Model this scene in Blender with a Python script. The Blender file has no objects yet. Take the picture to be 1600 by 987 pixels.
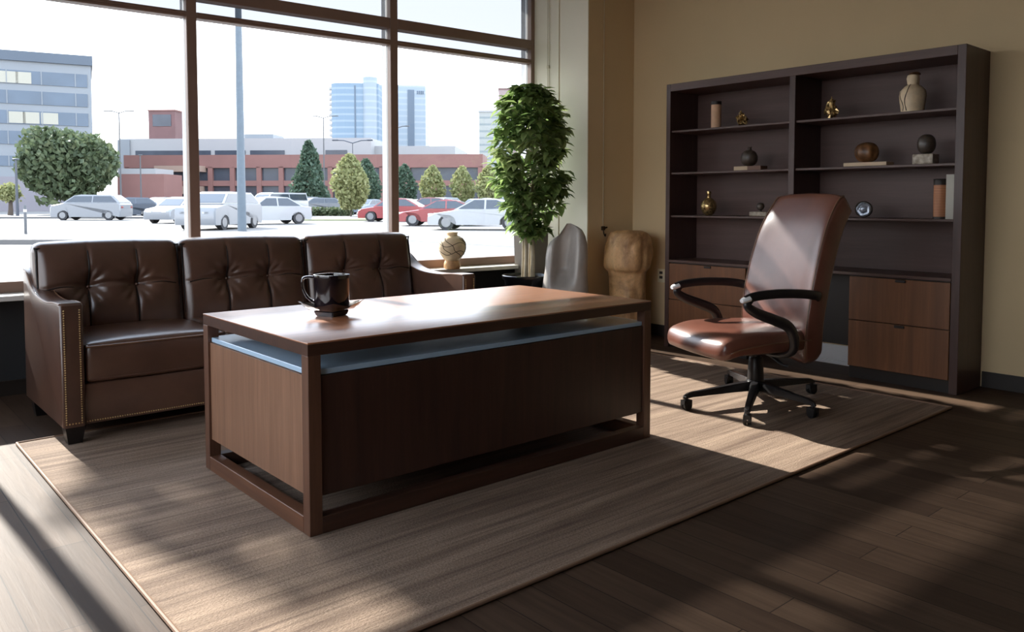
import bpy, bmesh, math, random
from mathutils import Vector, Matrix, noise
R = math.radians
rnd = random.Random(7)
COL = bpy.context.scene.collection
ORG = {}

# ------------------------------------------------------------------ materials
def srgb(r, g, b):
    f = lambda c: (c/255/12.92) if c/255 <= .04045 else ((c/255+.055)/1.055)**2.4
    return (f(r), f(g), f(b), 1)

def newmat(name):
    m = bpy.data.materials.new(name); m.use_nodes = True
    nt = m.node_tree; p = nt.nodes['Principled BSDF']
    return m, nt, p

def mixcol(nt, a, b, fac):
    n = nt.nodes.new('ShaderNodeMix'); n.data_type = 'RGBA'
    if isinstance(fac, (int, float)): n.inputs[0].default_value = fac
    else: nt.links.new(fac, n.inputs[0])
    for i, v in ((6, a), (7, b)):
        if isinstance(v, tuple): n.inputs[i].default_value = v
        else: nt.links.new(v, n.inputs[i])
    return n.outputs[2]

def coords(nt, scale=(1, 1, 1), rot=(0, 0, 0), kind='Object'):
    t = nt.nodes.new('ShaderNodeTexCoord'); mp = nt.nodes.new('ShaderNodeMapping')
    mp.inputs['Scale'].default_value = scale; mp.inputs['Rotation'].default_value = rot
    nt.links.new(t.outputs[kind], mp.inputs[0]); return mp.outputs[0]

def noise_tex(nt, vec, scale, detail=4, rough=.55, dist=0):
    n = nt.nodes.new('ShaderNodeTexNoise'); nt.links.new(vec, n.inputs['Vector'])
    n.inputs['Scale'].default_value = scale; n.inputs['Detail'].default_value = detail
    n.inputs['Roughness'].default_value = rough; n.inputs['Distortion'].default_value = dist
    return n.outputs['Fac']

def ramp(nt, fac, lo, hi):
    n = nt.nodes.new('ShaderNodeMapRange'); nt.links.new(fac, n.inputs[0])
    n.inputs[1].default_value = lo; n.inputs[2].default_value = hi
    return n.outputs[0]

def bump(nt, p, h, strength=.2, dist=.01):
    b = nt.nodes.new('ShaderNodeBump'); b.inputs['Strength'].default_value = strength
    b.inputs['Distance'].default_value = dist
    nt.links.new(h, b.inputs['Height']); nt.links.new(b.outputs[0], p.inputs['Normal'])

def plain(name, col, rough=.5, metal=0, var=.12, scale=6, spec=.5, coat=0, bmp=0, col2=None):
    m, nt, p = newmat(name)
    v = coords(nt)
    f = ramp(nt, noise_tex(nt, v, scale), .3, .7)
    c2 = col2 or tuple(c*(1-var) for c in col[:3])+(1,)
    nt.links.new(mixcol(nt, col, c2, f), p.inputs['Base Color'])
    p.inputs['Roughness'].default_value = rough; p.inputs['Metallic'].default_value = metal
    p.inputs['Specular IOR Level'].default_value = spec
    p.inputs['Coat Weight'].default_value = coat; p.inputs['Coat Roughness'].default_value = .1
    if bmp: bump(nt, p, noise_tex(nt, v, scale*14), bmp, .004)
    return m

def wood(name, a, b, axis='z', rough=.35, coat=0, scale=1.0, spec=.5, coatr=.12):
    m, nt, p = newmat(name)
    s = {'x': (1.2, 22, 22), 'y': (22, 1.2, 22), 'z': (22, 22, 1.2)}[axis]
    s = tuple(q*scale for q in s)
    v = coords(nt, s)
    f1 = ramp(nt, noise_tex(nt, v, 1.0, 6, .6, .6), .3, .72)
    v2 = coords(nt, tuple(q*3 for q in s))
    f2 = ramp(nt, noise_tex(nt, v2, 1.5, 3, .6), .35, .75)
    c = mixcol(nt, a, b, f1)
    dark = tuple(q*.62 for q in a[:3])+(1,)
    mm = nt.nodes.new('ShaderNodeMath'); mm.operation = 'MULTIPLY'; mm.inputs[1].default_value = .55
    nt.links.new(f2, mm.inputs[0])
    nt.links.new(mixcol(nt, c, dark, mm.outputs[0]), p.inputs['Base Color'])
    p.inputs['Roughness'].default_value = rough; p.inputs['Specular IOR Level'].default_value = spec
    p.inputs['Coat Weight'].default_value = coat; p.inputs['Coat Roughness'].default_value = coatr
    bump(nt, p, f2, .08, .002)
    return m

def leather(name, a, b, rough=.36, coat=.15):
    m, nt, p = newmat(name)
    v = coords(nt)
    f = ramp(nt, noise_tex(nt, v, 3.5, 5, .6), .3, .7)
    nt.links.new(mixcol(nt, a, b, f), p.inputs['Base Color'])
    p.inputs['Roughness'].default_value = rough
    p.inputs['Coat Weight'].default_value = coat; p.inputs['Coat Roughness'].default_value = .3
    n1 = noise_tex(nt, v, 160, 3, .6)
    bump(nt, p, n1, .12, .002)
    return m

def leafmat(name, a, b, c, transl=.25, rough=.45):
    m, nt, p = newmat(name)
    g = nt.nodes.new('ShaderNodeNewGeometry')
    c1 = mixcol(nt, a, b, ramp(nt, g.outputs['Random Per Island'], 0, .8))
    c2 = mixcol(nt, c1, c, ramp(nt, noise_tex(nt, coords(nt), 1.3, 2), .5, .8))
    nt.links.new(c2, p.inputs['Base Color']); p.inputs['Roughness'].default_value = rough
    t = nt.nodes.new('ShaderNodeBsdfTranslucent'); nt.links.new(c2, t.inputs[0])
    mx = nt.nodes.new('ShaderNodeMixShader'); mx.inputs[0].default_value = transl
    nt.links.new(p.outputs[0], mx.inputs[1]); nt.links.new(t.outputs[0], mx.inputs[2])
    nt.links.new(mx.outputs[0], nt.nodes['Material Output'].inputs[0])
    return m

def glassmat(name, tint=(1, 1, 1, 1), refl=1.0):
    m = bpy.data.materials.new(name); m.use_nodes = True; nt = m.node_tree
    nt.nodes.remove(nt.nodes['Principled BSDF'])
    t = nt.nodes.new('ShaderNodeBsdfTransparent'); t.inputs[0].default_value = tint
    g = nt.nodes.new('ShaderNodeBsdfGlossy'); g.inputs['Roughness'].default_value = .02
    fr = nt.nodes.new('ShaderNodeFresnel'); fr.inputs[0].default_value = 1.35
    k = nt.nodes.new('ShaderNodeMath'); k.operation = 'MULTIPLY'; k.inputs[1].default_value = refl
    nt.links.new(fr.outputs[0], k.inputs[0])
    mx = nt.nodes.new('ShaderNodeMixShader'); nt.links.new(k.outputs[0], mx.inputs[0])
    nt.links.new(t.outputs[0], mx.inputs[1]); nt.links.new(g.outputs[0], mx.inputs[2])
    nt.links.new(mx.outputs[0], nt.nodes['Material Output'].inputs[0])
    return m

M = {}
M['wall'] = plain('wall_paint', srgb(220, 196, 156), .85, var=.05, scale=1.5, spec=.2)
M['reveal'] = plain('reveal_sun_tone', srgb(236, 230, 214), .8, var=.04, scale=1.5, spec=.2)  # paler than the wall to stand in for sun on the return
M['ceiling'] = plain('ceiling_paint', srgb(190, 188, 182), .9, var=.03, spec=.2)
M['wallrear'] = plain('rear_wall_paint', srgb(84, 74, 62), .9, var=.05, spec=.2)
M['underwall'] = plain('dark_window_wall', srgb(38, 40, 42), .7, var=.1)
M['base'] = plain('dark_baseboard', srgb(40, 33, 28), .5, var=.15)
M['ledge'] = plain('white_ledge', srgb(215, 212, 206), .4, var=.05)
M['alu'] = plain('bronze_frame', srgb(134, 108, 94), .42, var=.1, metal=0, scale=2)
M['alulight'] = plain('skylit_frame_tone', srgb(175, 178, 182), .5, var=.06, scale=2)  # sky light on the mullion sides put into a paler frame colour
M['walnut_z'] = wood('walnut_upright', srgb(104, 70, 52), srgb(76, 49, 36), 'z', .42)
M['walnut_front'] = wood('walnut_front_shade_tone', srgb(74, 47, 37), srgb(50, 31, 25), 'z', .42)  # shade on the desk front put into a darker walnut
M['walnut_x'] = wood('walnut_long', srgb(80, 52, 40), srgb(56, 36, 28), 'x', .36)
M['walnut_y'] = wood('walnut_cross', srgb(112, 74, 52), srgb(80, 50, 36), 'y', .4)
M['walnut_end'] = wood('walnut_end_lit_tone', srgb(144, 106, 82), srgb(112, 80, 60), 'z', .4)  # side light on the desk ends put into a lighter walnut
M['desktop'] = wood('walnut_top', srgb(182, 116, 74), srgb(146, 90, 58), 'x', .42, coat=1.0, coatr=.27, spec=1.0)
M['desktop'].node_tree.nodes['Principled BSDF'].inputs['Coat IOR'].default_value = 1.9
M['deck'] = plain('deck_sky_sheen_tone', srgb(176, 202, 224), .25, var=.06, scale=3, coat=.5)  # dark wood deck; bluish sky reflection put into its base colour
M['shelf_frame'] = wood('shelf_frame_wood', srgb(82, 58, 52), srgb(62, 44, 39), 'z', .4)
M['shelf_y'] = wood('shelf_board_wood', srgb(92, 66, 58), srgb(72, 52, 45), 'y', .4)
M['shelf_back'] = wood('shelf_back_wood', srgb(100, 74, 68), srgb(78, 57, 52), 'y', .5, scale=.6)
M['drawer'] = wood('drawer_walnut', srgb(132, 86, 54), srgb(94, 60, 38), 'z', .42, scale=.7)
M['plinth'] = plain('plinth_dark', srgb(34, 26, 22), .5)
M['sofa'] = leather('brown_leather', srgb(100, 70, 55), srgb(74, 51, 41), .30, .7)
M['piping'] = leather('tan_piping', srgb(128, 94, 70), srgb(104, 76, 58))
M['nail'] = plain('brass_nails', srgb(214, 184, 130), .35, metal=.3)
M['foot'] = plain('black_foot', srgb(24, 20, 20), .35)
M['chair'] = leather('cognac_leather', srgb(112, 68, 54), srgb(94, 56, 45), .33, .45)
M['black'] = plain('black_plastic', srgb(30, 28, 30), .35, var=.2)
M['chrome'] = plain('polished_metal', srgb(200, 200, 205), .18, metal=1)
M['castor'] = plain('castor_rubber', srgb(18, 18, 20), .45)
M['mug'] = plain('black_glaze', srgb(30, 22, 26), .12, coat=.6)
M['pot'] = plain('pot_black', srgb(26, 26, 30), .25, coat=.3)
M['soil'] = plain('potting_soil', srgb(58, 44, 34), .95, bmp=.8)
M['stem'] = plain('pale_stem', srgb(176, 164, 140), .35, var=.35, scale=9)
M['leaf'] = leafmat('ficus_leaf', srgb(78, 108, 60), srgb(148, 172, 104), srgb(208, 216, 158), .5)
M['slate'] = plain('grey_stone', srgb(190, 185, 180), .28, var=.3, scale=5)
M['greybox'] = plain('grey_box', srgb(112, 104, 96), .6)
M['white'] = plain('white_paint', srgb(214, 214, 216), .45, var=.05)
M['outlet'] = plain('ivory_plastic', srgb(232, 224, 196), .4, var=.03)
M['outletdark'] = plain('outlet_slot', srgb(60, 52, 44), .5)
M['brassdark'] = plain('dark_brass', srgb(70, 56, 40), .35, metal=.8)
M['cord'] = plain('cord_ivory', srgb(206, 196, 172), .6)
M['gold'] = plain('gold_rock', srgb(250, 214, 150), .25, metal=.8, scale=60, col2=srgb(70, 48, 32))
M['cream'] = plain('cream_ceramic', srgb(232, 208, 172), .5, var=.2, scale=20)
M['crack'] = plain('dark_crack_line', srgb(52, 36, 26), .6)
M['tan'] = plain('tan_paper', srgb(214, 172, 138), .6, var=.12, scale=30)
M['darkpot'] = plain('dark_ceramic', srgb(44, 38, 36), .3, coat=.3, scale=25, col2=srgb(88, 76, 64), bmp=.4)
M['gourd'] = plain('brown_gourd', srgb(134, 92, 56), .4, scale=22, col2=srgb(58, 36, 22))
M['slab'] = plain('pale_wood_slab', srgb(208, 182, 150), .5, var=.1)
M['slabdark'] = plain('brown_slab', srgb(122, 88, 70), .5)
M['stone'] = plain('marble_slab', srgb(196, 184, 166), .4, scale=30, col2=srgb(120, 104, 86))
M['geode'] = plain('silver_geode', srgb(196, 204, 216), .2, metal=.4, scale=45, col2=srgb(96, 104, 120))
M['bookpage'] = plain('grey_book', srgb(176, 172, 160), .5, var=.08)

def stripes(name, a, b, n, axis=2):
    m, nt, p = newmat(name)
    v = coords(nt); s = nt.nodes.new('ShaderNodeSeparateXYZ'); nt.links.new(v, s.inputs[0])
    k = nt.nodes.new('ShaderNodeMath'); k.operation = 'MULTIPLY'; k.inputs[1].default_value = n
    nt.links.new(s.outputs[axis], k.inputs[0])
    f = nt.nodes.new('ShaderNodeMath'); f.operation = 'FRACT'; nt.links.new(k.outputs[0], f.inputs[0])
    g = nt.nodes.new('ShaderNodeMath'); g.operation = 'GREATER_THAN'; g.inputs[1].default_value = .7
    nt.links.new(f.outputs[0], g.inputs[0])
    nt.links.new(mixcol(nt, a, b, g.outputs[0]), p.inputs['Base Color']); p.inputs['Roughness'].default_value = .55
    return m
M['wrap'] = stripes('wound_cord', srgb(190, 130, 92), srgb(120, 74, 50), 90)

def stumpmat():
    m, nt, p = newmat('carved_stump')
    v = coords(nt, (1, 1, .7))
    f = ramp(nt, noise_tex(nt, v, 5, 5, .6, .6), .40, .68)
    c = mixcol(nt, srgb(232, 186, 134), srgb(150, 108, 70), f)
    f2 = ramp(nt, noise_tex(nt, v, 60, 3, .7), .55, .75)
    k2 = nt.nodes.new('ShaderNodeMath'); k2.operation = 'MULTIPLY'; k2.inputs[1].default_value = .35; nt.links.new(f2, k2.inputs[0])
    c = mixcol(nt, c, srgb(90, 60, 38), k2.outputs[0])
    nt.links.new(c, p.inputs['Base Color']); p.inputs['Roughness'].default_value = .5
    bump(nt, p, noise_tex(nt, v, 16, 4, .6), .35, .012)
    return m
M['stump'] = stumpmat()

def floormat():
    m, nt, p = newmat('plank_floor')
    v = coords(nt, (1, 1, 1), (0, 0, R(90)))
    b = nt.nodes.new('ShaderNodeTexBrick'); nt.links.new(v, b.inputs['Vector'])
    b.inputs['Scale'].default_value = 1; b.inputs['Brick Width'].default_value = 1.35
    b.inputs['Row Height'].default_value = .15; b.inputs['Mortar Size'].default_value = .0022
    b.inputs['Mortar Smooth'].default_value = .1; b.inputs['Bias'].default_value = 0
    b.inputs['Color1'].default_value = srgb(94, 76, 62); b.inputs['Color2'].default_value = srgb(70, 55, 45)
    b.inputs['Mortar'].default_value = srgb(40, 32, 27)
    v2 = coords(nt, (26, 1.6, 1))
    f = ramp(nt, noise_tex(nt, v2, 1, 6, .65, .4), .35, .72)
    mm = nt.nodes.new('ShaderNodeMath'); mm.operation = 'MULTIPLY'; mm.inputs[1].default_value = .6
    nt.links.new(f, mm.inputs[0])
    nt.links.new(mixcol(nt, b.outputs['Color'], srgb(52, 39, 31), mm.outputs[0]), p.inputs['Base Color'])
    p.inputs['Roughness'].default_value = .55; p.inputs['Specular IOR Level'].default_value = .12
    bump(nt, p, f, .1, .003)
    return m
M['floor'] = floormat()

def rugmat():
    m, nt, p = newmat('woven_rug')
    v = coords(nt, (.55, 13, 1))
    f = ramp(nt, noise_tex(nt, v, 1, 5, .65, .25), .34, .68)
    c = mixcol(nt, srgb(166, 144, 124), srgb(110, 90, 76), f)
    v3 = coords(nt, (1.6, 60, 1))
    f3 = ramp(nt, noise_tex(nt, v3, 1, 3, .6), .5, .8)
    c = mixcol(nt, c, srgb(92, 73, 62), f3)
    f4 = ramp(nt, noise_tex(nt, coords(nt, (90, 160, 1)), 1, 2, .6), .35, .75)
    k = nt.nodes.new('ShaderNodeMath'); k.operation = 'MULTIPLY'; k.inputs[1].default_value = .4
    nt.links.new(f4, k.inputs[0])
    c = mixcol(nt, c, srgb(72, 56, 47), k.outputs[0])
    nt.links.new(c, p.inputs['Base Color']); p.inputs['Roughness'].default_value = .85
    p.inputs['Specular IOR Level'].default_value = .3
    bump(nt, p, f4, .4, .004)
    return m
M['rug'] = rugmat()
M['rugedge'] = plain('rug_binding', srgb(136, 106, 84), .7)

M['glass'] = glassmat('window_glass', (.97, .985, 1, 1), .8)
M['glass2'] = glassmat('tinted_window_glass', (.47, .48, .495, 1), .5)

# exterior: haze is put into the colours, pale and greyed
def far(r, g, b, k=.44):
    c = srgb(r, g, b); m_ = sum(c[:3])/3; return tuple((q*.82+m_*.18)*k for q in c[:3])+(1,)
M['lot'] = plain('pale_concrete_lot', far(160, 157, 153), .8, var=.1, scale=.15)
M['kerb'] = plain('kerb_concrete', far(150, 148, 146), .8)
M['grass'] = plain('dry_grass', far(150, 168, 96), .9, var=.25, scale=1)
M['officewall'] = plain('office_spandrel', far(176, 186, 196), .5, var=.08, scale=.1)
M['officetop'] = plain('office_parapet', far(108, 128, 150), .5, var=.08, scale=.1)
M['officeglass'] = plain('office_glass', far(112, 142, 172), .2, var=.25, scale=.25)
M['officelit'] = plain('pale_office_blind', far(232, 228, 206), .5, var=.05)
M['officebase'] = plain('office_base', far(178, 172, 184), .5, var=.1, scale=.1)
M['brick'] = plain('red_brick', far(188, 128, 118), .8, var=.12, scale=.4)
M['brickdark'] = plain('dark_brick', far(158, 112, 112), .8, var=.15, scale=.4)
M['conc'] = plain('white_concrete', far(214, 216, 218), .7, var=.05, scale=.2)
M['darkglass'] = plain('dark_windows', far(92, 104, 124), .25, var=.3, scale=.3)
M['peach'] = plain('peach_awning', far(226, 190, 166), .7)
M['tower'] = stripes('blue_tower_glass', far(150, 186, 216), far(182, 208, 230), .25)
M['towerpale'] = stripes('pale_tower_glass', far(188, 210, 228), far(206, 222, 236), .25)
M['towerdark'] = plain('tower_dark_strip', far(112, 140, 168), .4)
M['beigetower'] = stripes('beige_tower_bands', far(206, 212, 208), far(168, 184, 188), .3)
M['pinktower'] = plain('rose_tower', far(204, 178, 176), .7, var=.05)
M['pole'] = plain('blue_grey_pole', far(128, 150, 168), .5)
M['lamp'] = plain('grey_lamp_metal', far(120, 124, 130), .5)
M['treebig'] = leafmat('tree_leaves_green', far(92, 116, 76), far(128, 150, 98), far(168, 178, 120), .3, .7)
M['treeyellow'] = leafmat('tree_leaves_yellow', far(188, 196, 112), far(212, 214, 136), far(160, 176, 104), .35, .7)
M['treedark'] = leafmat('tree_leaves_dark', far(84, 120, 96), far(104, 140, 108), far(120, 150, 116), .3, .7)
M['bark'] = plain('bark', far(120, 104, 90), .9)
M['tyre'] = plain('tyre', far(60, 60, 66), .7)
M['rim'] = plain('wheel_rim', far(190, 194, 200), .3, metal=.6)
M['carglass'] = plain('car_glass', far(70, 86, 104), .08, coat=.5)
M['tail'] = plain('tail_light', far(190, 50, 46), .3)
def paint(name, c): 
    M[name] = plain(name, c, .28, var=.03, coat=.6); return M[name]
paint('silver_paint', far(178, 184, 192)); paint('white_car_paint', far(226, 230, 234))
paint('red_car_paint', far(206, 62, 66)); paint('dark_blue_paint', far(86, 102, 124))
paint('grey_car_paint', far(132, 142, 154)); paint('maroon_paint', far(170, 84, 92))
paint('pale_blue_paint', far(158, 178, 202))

# ------------------------------------------------------------------ geometry helpers
def BM(): return bmesh.new()

def box(bm, x0, x1, y0, y1, z0, z1, bev=0, seg=2):
    x0, x1 = min(x0, x1), max(x0, x1); y0, y1 = min(y0, y1), max(y0, y1); z0, z1 = min(z0, z1), max(z0, z1)
    vs = [bm.verts.new((x, y, z)) for x in (x0, x1) for y in (y0, y1) for z in (z0, z1)]
    fs = [(0, 1, 3, 2), (4, 6, 7, 5), (0, 4, 5, 1), (2, 3, 7, 6), (0, 2, 6, 4), (1, 5, 7, 3)]
    faces = [bm.faces.new([vs[i] for i in f]) for f in fs]
    if bev:
        es = list({e for f in faces for e in f.edges})
        bmesh.ops.bevel(bm, geom=es, offset=bev, segments=seg, profile=.5, affect='EDGES')
    return bm

def prism(bm, pts, axis, a, b, bev=0, seg=2):
    """pts 2D outline extruded along axis ('x': pts are (y,z); 'y': (x,z); 'z': (x,y))"""
    def P(u, v, w): return {'x': (w, u, v), 'y': (u, w, v), 'z': (u, v, w)}[axis]
    lo = [bm.verts.new(P(u, v, a)) for u, v in pts]; hi = [bm.verts.new(P(u, v, b)) for u, v in pts]
    n = len(pts)
    faces = [bm.faces.new(lo), bm.faces.new(hi[::-1])]
    for i in range(n):
        faces.append(bm.faces.new([lo[i], hi[i], hi[(i+1) % n], lo[(i+1) % n]]))
    bmesh.ops.recalc_face_normals(bm, faces=faces)
    if bev:
        es = list({e for f in faces[:2] for e in f.edges})
        bmesh.ops.bevel(bm, geom=es, offset=bev, segments=seg, profile=.5, affect='EDGES')
    return bm

def tube(bm, pts, rad, n=10, flat=None):
    pts = [Vector(p) for p in pts]; m = len(pts)
    rad = rad if isinstance(rad, (list, tuple)) else [rad]*m
    rings = []; prev = None
    for i, p in enumerate(pts):
        t = (pts[min(i+1, m-1)]-pts[max(i-1, 0)]).normalized()
        if prev is None:
            u = t.orthogonal() if abs(t.z) > .9 else Vector((0, 0, 1)).cross(t)
        else: u = prev - t*prev.dot(t)
        u.normalize(); prev = u; w = t.cross(u)
        fu, fw = flat if flat else (1, 1)
        rings.append([bm.verts.new(p+(u*math.cos(a)*fu+w*math.sin(a)*fw)*rad[i]) for a in [2*math.pi*k/n for k in range(n)]])
    for i in range(m-1):
        for k in range(n):
            bm.faces.new([rings[i][k], rings[i][(k+1) % n], rings[i+1][(k+1) % n], rings[i+1][k]])
    bm.faces.new(rings[0][::-1]); bm.faces.new(rings[-1])
    return bm

def lathe(bm, prof, c=(0, 0), n=32, sx=1, sy=1, fn=None):
    """prof list of (r,z)"""
    rings = []
    for r, z in prof:
        ring = []
        for k in range(n):
            a = 2*math.pi*k/n; rr = r if fn is None else fn(a, z, r)
            ring.append(bm.verts.new((c[0]+rr*math.cos(a)*sx, c[1]+rr*math.sin(a)*sy, z)))
        rings.append(ring)
    for i in range(len(rings)-1):
        for k in range(n):
            bm.faces.new([rings[i][k], rings[i][(k+1) % n], rings[i+1][(k+1) % n], rings[i+1][k]])
    bm.faces.new(rings[0][::-1]); bm.faces.new(rings[-1])
    return bm

def ball(bm, c, r, seg=12, sz=1):
    bmesh.ops.create_uvsphere(bm, u_segments=seg, v_segments=max(6, seg//2), radius=r, matrix=Matrix.Translation(c) @ Matrix.Diagonal((1, 1, sz, 1)))

def roundbox(sx, sy, sz, r, nx, ny, nz):
    """box centred at 0 with rounded edges, dense faces"""
    bm = bmesh.new(); h = (sx/2, sy/2, sz/2)
    cache = {}
    def lin(n, half, rr):
        L = [-half, -half+rr*.35, -half+rr]; inner = [(-half+rr)+(2*half-2*rr)*i/n for i in range(1, n)]
        return L+inner+[half-rr, half-rr*.35, half]
    X, Y, Z = lin(nx, h[0], r), lin(ny, h[1], r), lin(nz, h[2], r)
    def V(p):
        key = tuple(round(q, 5) for q in p)
        if key in cache: return cache[key]
        q = Vector(p); inn = Vector([max(-h[i]+r, min(h[i]-r, q[i])) for i in range(3)])
        d = q-inn
        if d.length > 1e-9: q = inn+d.normalized()*r
        cache[key] = bm.verts.new(q); return cache[key]
    def face(A, B, f):
        for i in range(len(A)-1):
            for j in range(len(B)-1):
                vs = [V(f(A[i], B[j])), V(f(A[i+1], B[j])), V(f(A[i+1], B[j+1])), V(f(A[i], B[j+1]))]
                if len(set(vs)) == 4:
                    try: bm.faces.new(vs)
                    except ValueError: pass
    for s in (-1, 1):
        face(X, Y, lambda a, b: (a, b, s*h[2])); face(X, Z, lambda a, b: (a, s*h[1], b)); face(Y, Z, lambda a, b: (s*h[0], a, b))
    bmesh.ops.recalc_face_normals(bm, faces=bm.faces[:])
    return bm

def loft(bm, rings, cap=True):
    R_ = [[bm.verts.new(p) for p in r] for r in rings]; n = len(R_[0])
    for i in range(len(R_)-1):
        for k in range(n):
            bm.faces.new([R_[i][k], R_[i][(k+1) % n], R_[i+1][(k+1) % n], R_[i+1][k]])
    if cap: bm.faces.new(R_[0][::-1]); bm.faces.new(R_[-1])
    return bm

def obj(name, bm, mat, parent=None, smooth=True, angle=35, keep=False):
    me = bpy.data.meshes.new(name)
    bmesh.ops.recalc_face_normals(bm, faces=bm.faces[:]) if not keep else None
    bm.to_mesh(me); bm.free()
    if parent is not None and parent in ORG:
        me.transform(Matrix.Translation(-ORG[parent]))
    me.materials.append(M[mat] if isinstance(mat, str) else mat)
    if smooth:
        me.polygons.foreach_set('use_smooth', [True]*len(me.polygons))
        me.set_sharp_from_angle(angle=R(angle))
    o = bpy.data.objects.new(name, me); COL.objects.link(o)
    if parent is not None:
        o.parent = parent
        if parent in ORG: ORG[o] = ORG[parent]
    return o

def thing(name, label, cat, loc=(0, 0, 0), rz=0, group=None, world=True):
    o = bpy.data.objects.new(name, None); COL.objects.link(o); o.empty_display_size = .1
    o.location = loc; o.rotation_euler = (0, 0, rz); o['label'] = label; o['category'] = cat
    if group: o['group'] = group
    if world: ORG[o] = Vector(loc)
    return o

def tag(o, label, cat, group=None, kind=None):
    o['label'] = label; o['category'] = cat
    if group: o['group'] = group
    if kind: o['kind'] = kind
    return o

def struct(name, bm, mat, **k):
    o = obj(name, bm, mat, **k); o['kind'] = 'structure'; return o

def bez(pts, n=24):
    """Catmull-Rom through points"""
    P = [Vector(p) for p in pts]; P = [P[0]*2-P[1]]+P+[P[-1]*2-P[-2]]; out = []
    segs = len(P)-3
    for s in range(segs):
        a, b, c, d = P[s:s+4]
        for i in range(n):
            t = i/n
            out.append(.5*((2*b)+(-a+c)*t+(2*a-5*b+4*c-d)*t*t+(-a+3*b-3*c+d)*t**3))
    out.append(P[-2]); return out

# ------------------------------------------------------------------ room shell
XR = 6.21; XL = -1.7; YB = -2.6; ZC = 3.55
bm = BM(); box(bm, XL-.2, XR+.2, YB-.2, 6.62, -.12, 0); struct('floor', bm, 'floor', smooth=False)
bm = BM(); box(bm, XL-.2, XR+.2, YB-.2, 6.62, ZC, ZC+.15); struct('ceiling', bm, 'ceiling', smooth=False)
bm = BM(); box(bm, XR, XR+.2, YB-.2, 5.32, 0, ZC); struct('wall_right', bm, 'wall', smooth=False)
# corner pier: room face in wall colour; return's sunlight put into a paler tone
bm = BM(); box(bm, 5.563, XR+.2, 5.32, 6.22, 0, ZC); struct('wall_corner', bm, 'wall', smooth=False)
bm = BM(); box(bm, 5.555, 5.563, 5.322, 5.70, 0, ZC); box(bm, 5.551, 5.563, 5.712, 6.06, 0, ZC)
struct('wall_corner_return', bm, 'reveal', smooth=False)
bm = BM(); box(bm, XL-.2, XR+.2, YB-.2, YB, 0, ZC); struct('wall_back', bm, 'wallrear', smooth=False)
# left wall with a wide side window (outside the frame, lights the room)
bm = BM()
box(bm, XL-.2, XL, YB, .48, 0, ZC); box(bm, XL-.2, XL, .48, 5.9, 0, .62); box(bm, XL-.2, XL, .48, 5.9, 3.3, ZC); box(bm, XL-.2, XL, 5.9, 6.62, 0, ZC)
struct('wall_left', bm, 'wall', smooth=False)
w5 = bpy.data.objects.new('window_5', None); COL.objects.link(w5); w5['kind'] = 'structure'; ORG[w5] = Vector((0, 0, 0))
bm = BM()
for y in (.48, 2.27, 4.06, 5.84): box(bm, XL-.16, XL-.02, y, y+.06, .62, 3.3)
for z in (.62, 2.69, 3.24): box(bm, XL-.15, XL-.03, .48, 5.9, z, z+.05)
obj('window_frame', bm, 'alu', w5, smooth=False)
bm = BM(); box(bm, XL-.10, XL-.094, .50, 5.88, .66, 3.28); obj('pane', bm, 'glass', w5, smooth=False)

# window wall (runs 2.95 degrees off the room's grid)
WO = Vector((5.56, 6.06, 0)); WA = -math.atan2(.24, 4.66)
def wplace(o): o.location = WO; o.rotation_euler = (0, 0, WA); return o
MUL = [.015, 1.62, 3.36, 5.1, 6.84]; ZT = 3.5
bm = BM(); box(bm, -7.35, .0, .0, .16, 0, .655); o = wplace(struct('wall_front', bm, 'underwall', smooth=False))
bm = BM(); box(bm, -7.3, -.01, -.012, .0, 0, .09); box(bm, -7.3, -.01, -.02, .0, .09, .102); o = wplace(struct('baseboard_front', bm, 'base', smooth=False))
bm = BM(); box(bm, -7.3, -.005, -.20, .16, .655, .69, .004); o = wplace(struct('trim_1', bm, 'ledge', smooth=False))
bm = BM(); box(bm, -7.35, .0, .0, .16, ZT, ZC); wplace(struct('wall_front_head', bm, 'ceiling', smooth=False))
for i in range(4):
    a, b = -MUL[i], -MUL[i+1]                  # right and left mullion centres
    w = bpy.data.objects.new('window_%d' % (i+1), None); COL.objects.link(w); w['kind'] = 'structure'; wplace(w)
    f = BM(); box(f, a-.0375, a+.0375, .0, .06, .69, ZT, .004, 1); obj('mullion', f, 'alu', w, smooth=False)
    f = BM(); box(f, a-.036, a+.036, .06, .165, .69, ZT); obj('mullion_back', f, 'alulight', w, smooth=False)
    f = BM(); box(f, b+.0375, a-.0375, .02, .12, .69, .765, .006, 1); obj('bottom_rail', f, 'alu', w, smooth=False)
    f = BM(); box(f, b+.0375, a-.0375, .0, .10, 2.69, 2.735, .005, 1); box(f, b+.0375, a-.0375, -.012, .0, 2.712, 2.722); obj('transom_rail', f, 'alu', w, smooth=False)
    f = BM(); box(f, b+.0375, a-.0375, .0, .12, 2.835, 2.925, .005, 1); obj('upper_rail', f, 'alu', w, smooth=False)
    f = BM(); box(f, b+.0375, a-.0375, .03, .12, 3.44, ZT); obj('head_rail', f, 'alu', w, smooth=False)
    f = BM(); box(f, b+.04, a-.04, .085, .091, .765, 2.69); obj('pane', f, 'glass', w, smooth=False)
    f = BM(); box(f, b+.04, a-.04, .085, .091, 2.735, 2.835); obj('transom_pane', f, 'glass2', w, smooth=False)
    f = BM(); box(f, b+.04, a-.04, .085, .091, 2.925, 3.44); obj('upper_pane', f, 'glass2', w, smooth=False)
# added canopy slab, out of view, cuts the sun above the glass
bm = BM(); box(bm, -9, 1.2, .17, .95, 3.74, 3.9); o = wplace(struct('wall_front_added_canopy', bm, 'conc', smooth=False))
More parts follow.
